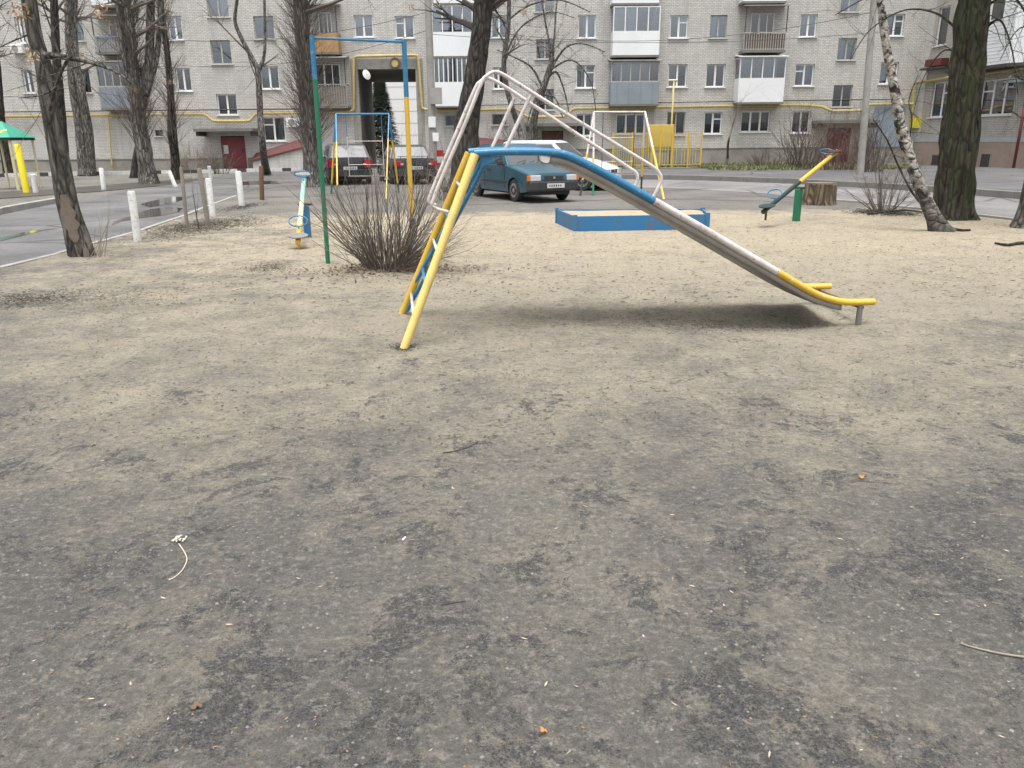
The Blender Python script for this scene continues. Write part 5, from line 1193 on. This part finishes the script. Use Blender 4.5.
rearcar('black saloon seen from behind next to the concrete pole', 391, 432, 183.5, DK, kind='sedan', L=4.45, W=1.72, H=1.45, wb=2.6, wr=.31, belt=.90, bumper=DK)
rearcar('dark estate car seen from behind at the shaggy trunk', 326, 372, 184, DK2, kind='mpv', L=4.2, W=1.75, H=1.50, wb=2.6, wr=.32, belt=.95, bumper=DK2)

# small red and white barrier post behind the saloon
p = G(441, 181); T = Loc('warning_post', p, 'short red and white board post right of the black saloon', 'post')
for i, mt in enumerate((WHITEW, REDL, WHITEW, REDL)):
    m = MB(); m.box(p+Vector((0,0,.35+i*.25)), (.28,.05,.245)); T.part(m, 'stripe', mt)
m = MB(); m.tube([p, p+Vector((0,.04,1.2))], .03, 8); T.part(m, 'stake', IRON)

# ------------------------------------------------------------------ small things on the ground
def bit(m, q, L, w_, ang, curl=.3, thick=0):
    d = Vector((math.cos(ang), math.sin(ang), 0)); s_ = Vector((-d.y, d.x, 0)); z_ = Vector((0,0,1)); c1 = curl*L*.35
    q = q+z_*.002
    m.add([q-d*L/2+z_*.003, q-d*L*.15+s_*w_/2+z_*c1, q-d*L*.15-s_*w_/2+z_*c1*.6, q+d*L*.2+s_*w_*.4+z_*c1, q+d*L*.2-s_*w_*.4+z_*c1*.7, q+d*L/2+z_*.003], [(0,2,1),(1,2,4,3),(3,4,5)])
pale, tan, dkb = MB(), MB(), MB()
for k in range(1500):
    y = 1.2+abs(rnd.gauss(0, 1))*2.6; x = rnd.uniform(-.95, .95)*(.75*y+.4)
    if noise.noise(Vector((x*1.3, y*1.3, 9))) < -.15+rnd.gauss(0,.2): continue
    q = Vector((x, y, gz(x, y))); r_ = rnd.random()
    if r_ < .18: bit(pale, q, rnd.uniform(.010,.032), rnd.uniform(.003,.007), rnd.uniform(0, 6.3), .35)
    elif r_ < .75: bit(tan, q, rnd.uniform(.007,.016), rnd.uniform(.003,.007), rnd.uniform(0, 6.3), .5)
    else: bit(dkb, q, rnd.uniform(.006,.02), rnd.uniform(.002,.006), rnd.uniform(0, 6.3), .5)
pale.build('husks', PALELIT, kind='stuff', label='pale seed husks strewn over the bare ground', cat='husks')
tan.build('bud_scales', TANLIT, kind='stuff', label='brown bud scales strewn over the bare ground', cat='bud scales')
st = MB()
for k in range(6500):
    y = 1.1+abs(rnd.gauss(0,1))*5.5; x = rnd.uniform(-1, 1)*(.72*y+.4); 
    if y > 18: continue
    s = rnd.choice((.002,.003,.003,.004,.006))*(1 if y < 5 else 1.8)*rnd.uniform(.7,1.3)
    q = Vector((x, y, gz(x, y)+s*.25)); o = len(st.v)
    st.v += [q+Vector((s*rnd.uniform(.7,1.3),0,0)), q+Vector((0,s*rnd.uniform(.7,1.3),0)), q-Vector((s*rnd.uniform(.7,1.3),0,0)), q-Vector((0,s*rnd.uniform(.7,1.3),0)), q+Vector((0,0,s*.8)), q-Vector((0,0,s*.8))]
    st.f += [(o,o+1,o+4),(o+1,o+2,o+4),(o+2,o+3,o+4),(o+3,o,o+4),(o+1,o,o+5),(o+2,o+1,o+5),(o+3,o+2,o+5),(o,o+3,o+5)]
st.build('grit', STONE, kind='stuff', label='grit and small stones over the playground', cat='grit')
for k in range(8000):
    y = rnd.uniform(4.0, 17); x = rnd.uniform(-1,1)*(.72*y+.5); bit(dkb, Vector((x, y, gz(x, y))), rnd.uniform(.008,.035), rnd.uniform(.004,.016), rnd.uniform(0,6.3), .5)
for k in range(4200):
    y = rnd.uniform(8, 17.5); x = rnd.uniform(-.75,1)*(.70*y+.5); bit(dkb, Vector((x, y, gz(x, y))), rnd.uniform(.02,.07), rnd.uniform(.006,.022), rnd.uniform(-.5,.5)+rnd.choice((0,0,1.4)), rnd.uniform(.1,.6))
dkb.build('twig_crumbs', worn('dark crumbs', (.075,.06,.045), .9), kind='stuff', label='dark bark and twig crumbs over the sand', cat='debris')
def ground_thing(name, m, mat, label, cat, p):
    m.v = [v-p for v in m.v]; o = m.build(name, mat, smooth=True); o.location = p; tag(o, label, cat); return o
def twig_on(label, pts, r0, mat, name='fallen_twig'):
    P = [gpt(a, b)+Vector((0,0,r0)) for a, b in pts]; Q, _ = smooth_path(P, [1]*len(P), 5); m = MB(); m.tube(Q, [r0*(1-.4*i/len(Q)) for i in range(len(Q))], 7); return ground_thing(name, m, mat, label, 'twig', P[0])
twig_on('pale curved twig at the right edge of the photo', [(1040,658.5),(1024,657),(1000,654),(975,649),(960,645)], .0048, TWIGL)
twig_on('thin dark twig on the sand left of centre', [(443,454),(455,451),(468,447),(478,441)], .003, TWIGD)
twig_on('short dark twig on the dark patch near the middle', [(441,606),(452,604),(466,602)], .003, TWIGD)
def leaf(label, px, py, L, mat, pieces=1):
    p = gpt(px, py)+Vector((0,0,.003)); m = MB(); K = 12; c = p+Vector((0,0,.008)); m.v.append(c)
    for i in range(K):
        a = 2*math.pi*i/K; r_ = L*(.75+.3*math.cos(a*3+1)+rnd.uniform(-.08,.08)); m.v.append(p+Vector((math.cos(a)*r_, math.sin(a)*r_*.8, .004+.012*abs(math.sin(a*2+rnd.random())))))
    m.f += [(0, i+1, (i+1) % K+1) for i in range(K)]; ground_thing('fallen_leaf', m, mat, label, 'leaf', p)
leaf('dark brown curled leaf at the lower left', 197, 710, .020, DRYLEAF); leaf('small orange leaf at the bottom edge', 543, 737, .014, ORLEAF); leaf('orange brown leaf right of centre beyond the dark patches', 862, 478, .022, ORLEAF)
def clutter(label, cx, cy, rx, ry, n, mat, name, L=(.01,.04), w_=(.004,.014)):
    p = gpt(cx, cy); a = G(cx+rx, cy); b = G(cx, cy-ry); RX, RY = (a-p).length, abs(b.y-p.y); m = MB()
    for k in range(n):
        x, y = p.x+rnd.gauss(0, RX*.5), p.y+rnd.gauss(0, RY*.5); bit(m, Vector((x, y, gz(x, y))), rnd.uniform(*L), rnd.uniform(*w_), rnd.uniform(0, 6.3), .6)
    m.v = [v-p for v in m.v]; o = m.build(name, mat, kind='stuff'); o.location = p; tag(o, label, 'debris')
DCL = worn('dark plant debris', (.045,.04,.03), .95, .5, (.03,.028,.02), 12); MSS = worn('mossy debris', (.085,.085,.045), .95, .5, (.06,.05,.035), 8)
clutter('dark plant debris round the two wooden stakes', 205, 226, 45, 9, 2600, DCL, 'debris', (.02,.07), (.01,.03))
clutter('mossy patch of low weeds round the wooden stakes', 190, 228, 28, 8, 1200, MSS, 'weeds', (.02,.06), (.01,.03))
clutter('dark debris at the foot of the third white bollard', 243, 207, 16, 4, 900, DCL, 'debris', (.02,.07), (.01,.03))
clutter('thin dark weeds on the sand left of the green post foot', 268, 268, 26, 6, 900, DCL, 'weeds', (.01,.04), (.004,.012))
clutter('dark weeds on the dirt at the far left', 20, 300, 60, 10, 1800, DCL, 'weeds', (.01,.05), (.004,.014))
clutter('mossy speckles on the dirt at the left', 120, 300, 70, 16, 1500, MSS, 'weeds', (.008,.03), (.004,.012))
clutter('dark debris and roots beside the small shrub by the stump', 885, 213, 30, 3, 1500, DCL, 'debris', (.03,.10), (.01,.03))
clutter('dark debris trodden into the hollow under the slide', 700, 322, 150, 9, 1500, DCL, 'debris', (.006,.03), (.003,.010))
twig_on('dark surface root running out from the birch foot', [(938,230),(950,229.5),(960,231),(970,231)], .03, BARKD, 'tree_root')
clutter('little dark heap of soil at the near slide leg', 403, 347, 14, 3, 500, DCL, 'debris', (.006,.02), (.004,.010))
twig_on('dark exposed root at the right edge under the cut off trunk', [(1040,246),(1020,245),(1007,247),(995,245)], .028, BARKD, 'tree_root')
twig_on('long dark dead branch lying between the shrub and the birch', [(868,215),(885,213),(905,211),(922,213)], .022, BARKD, 'fallen_branch')
# dried flower head with its stem
p = gpt(179, 541); m = MB()
for k in range(22): bit(m, p+Vector((rnd.gauss(0,.012), rnd.gauss(0,.010), rnd.uniform(0,.014))), .022, .008, rnd.uniform(0,6.3), .8)
P = [gpt(a, b)+Vector((0,0,.003)) for a, b in ((179,545),(184,552),(187,560),(183,571),(176,578),(169,582))]; Q, _ = smooth_path(P, [1]*6, 4); m.tube(Q, .0026, 6)
ground_thing('dried_flower', m, worn('dry flower', (.50,.45,.37), .9, .4, (.2,.15,.1), 60), 'pale dried flower head with a curved stalk on the ground at the left', 'dried flower', p)
p = gpt(404, 538)+Vector((0,0,.004)); d = Vector((.35,1,0)).normalized(); m = MB(); m.tube([p-d*.013, p+d*.013], .0038, 10); ground_thing('cigarette_butt', m, WHITEP, 'white cigarette end lying on the dark patch left of centre', 'cigarette end', p)
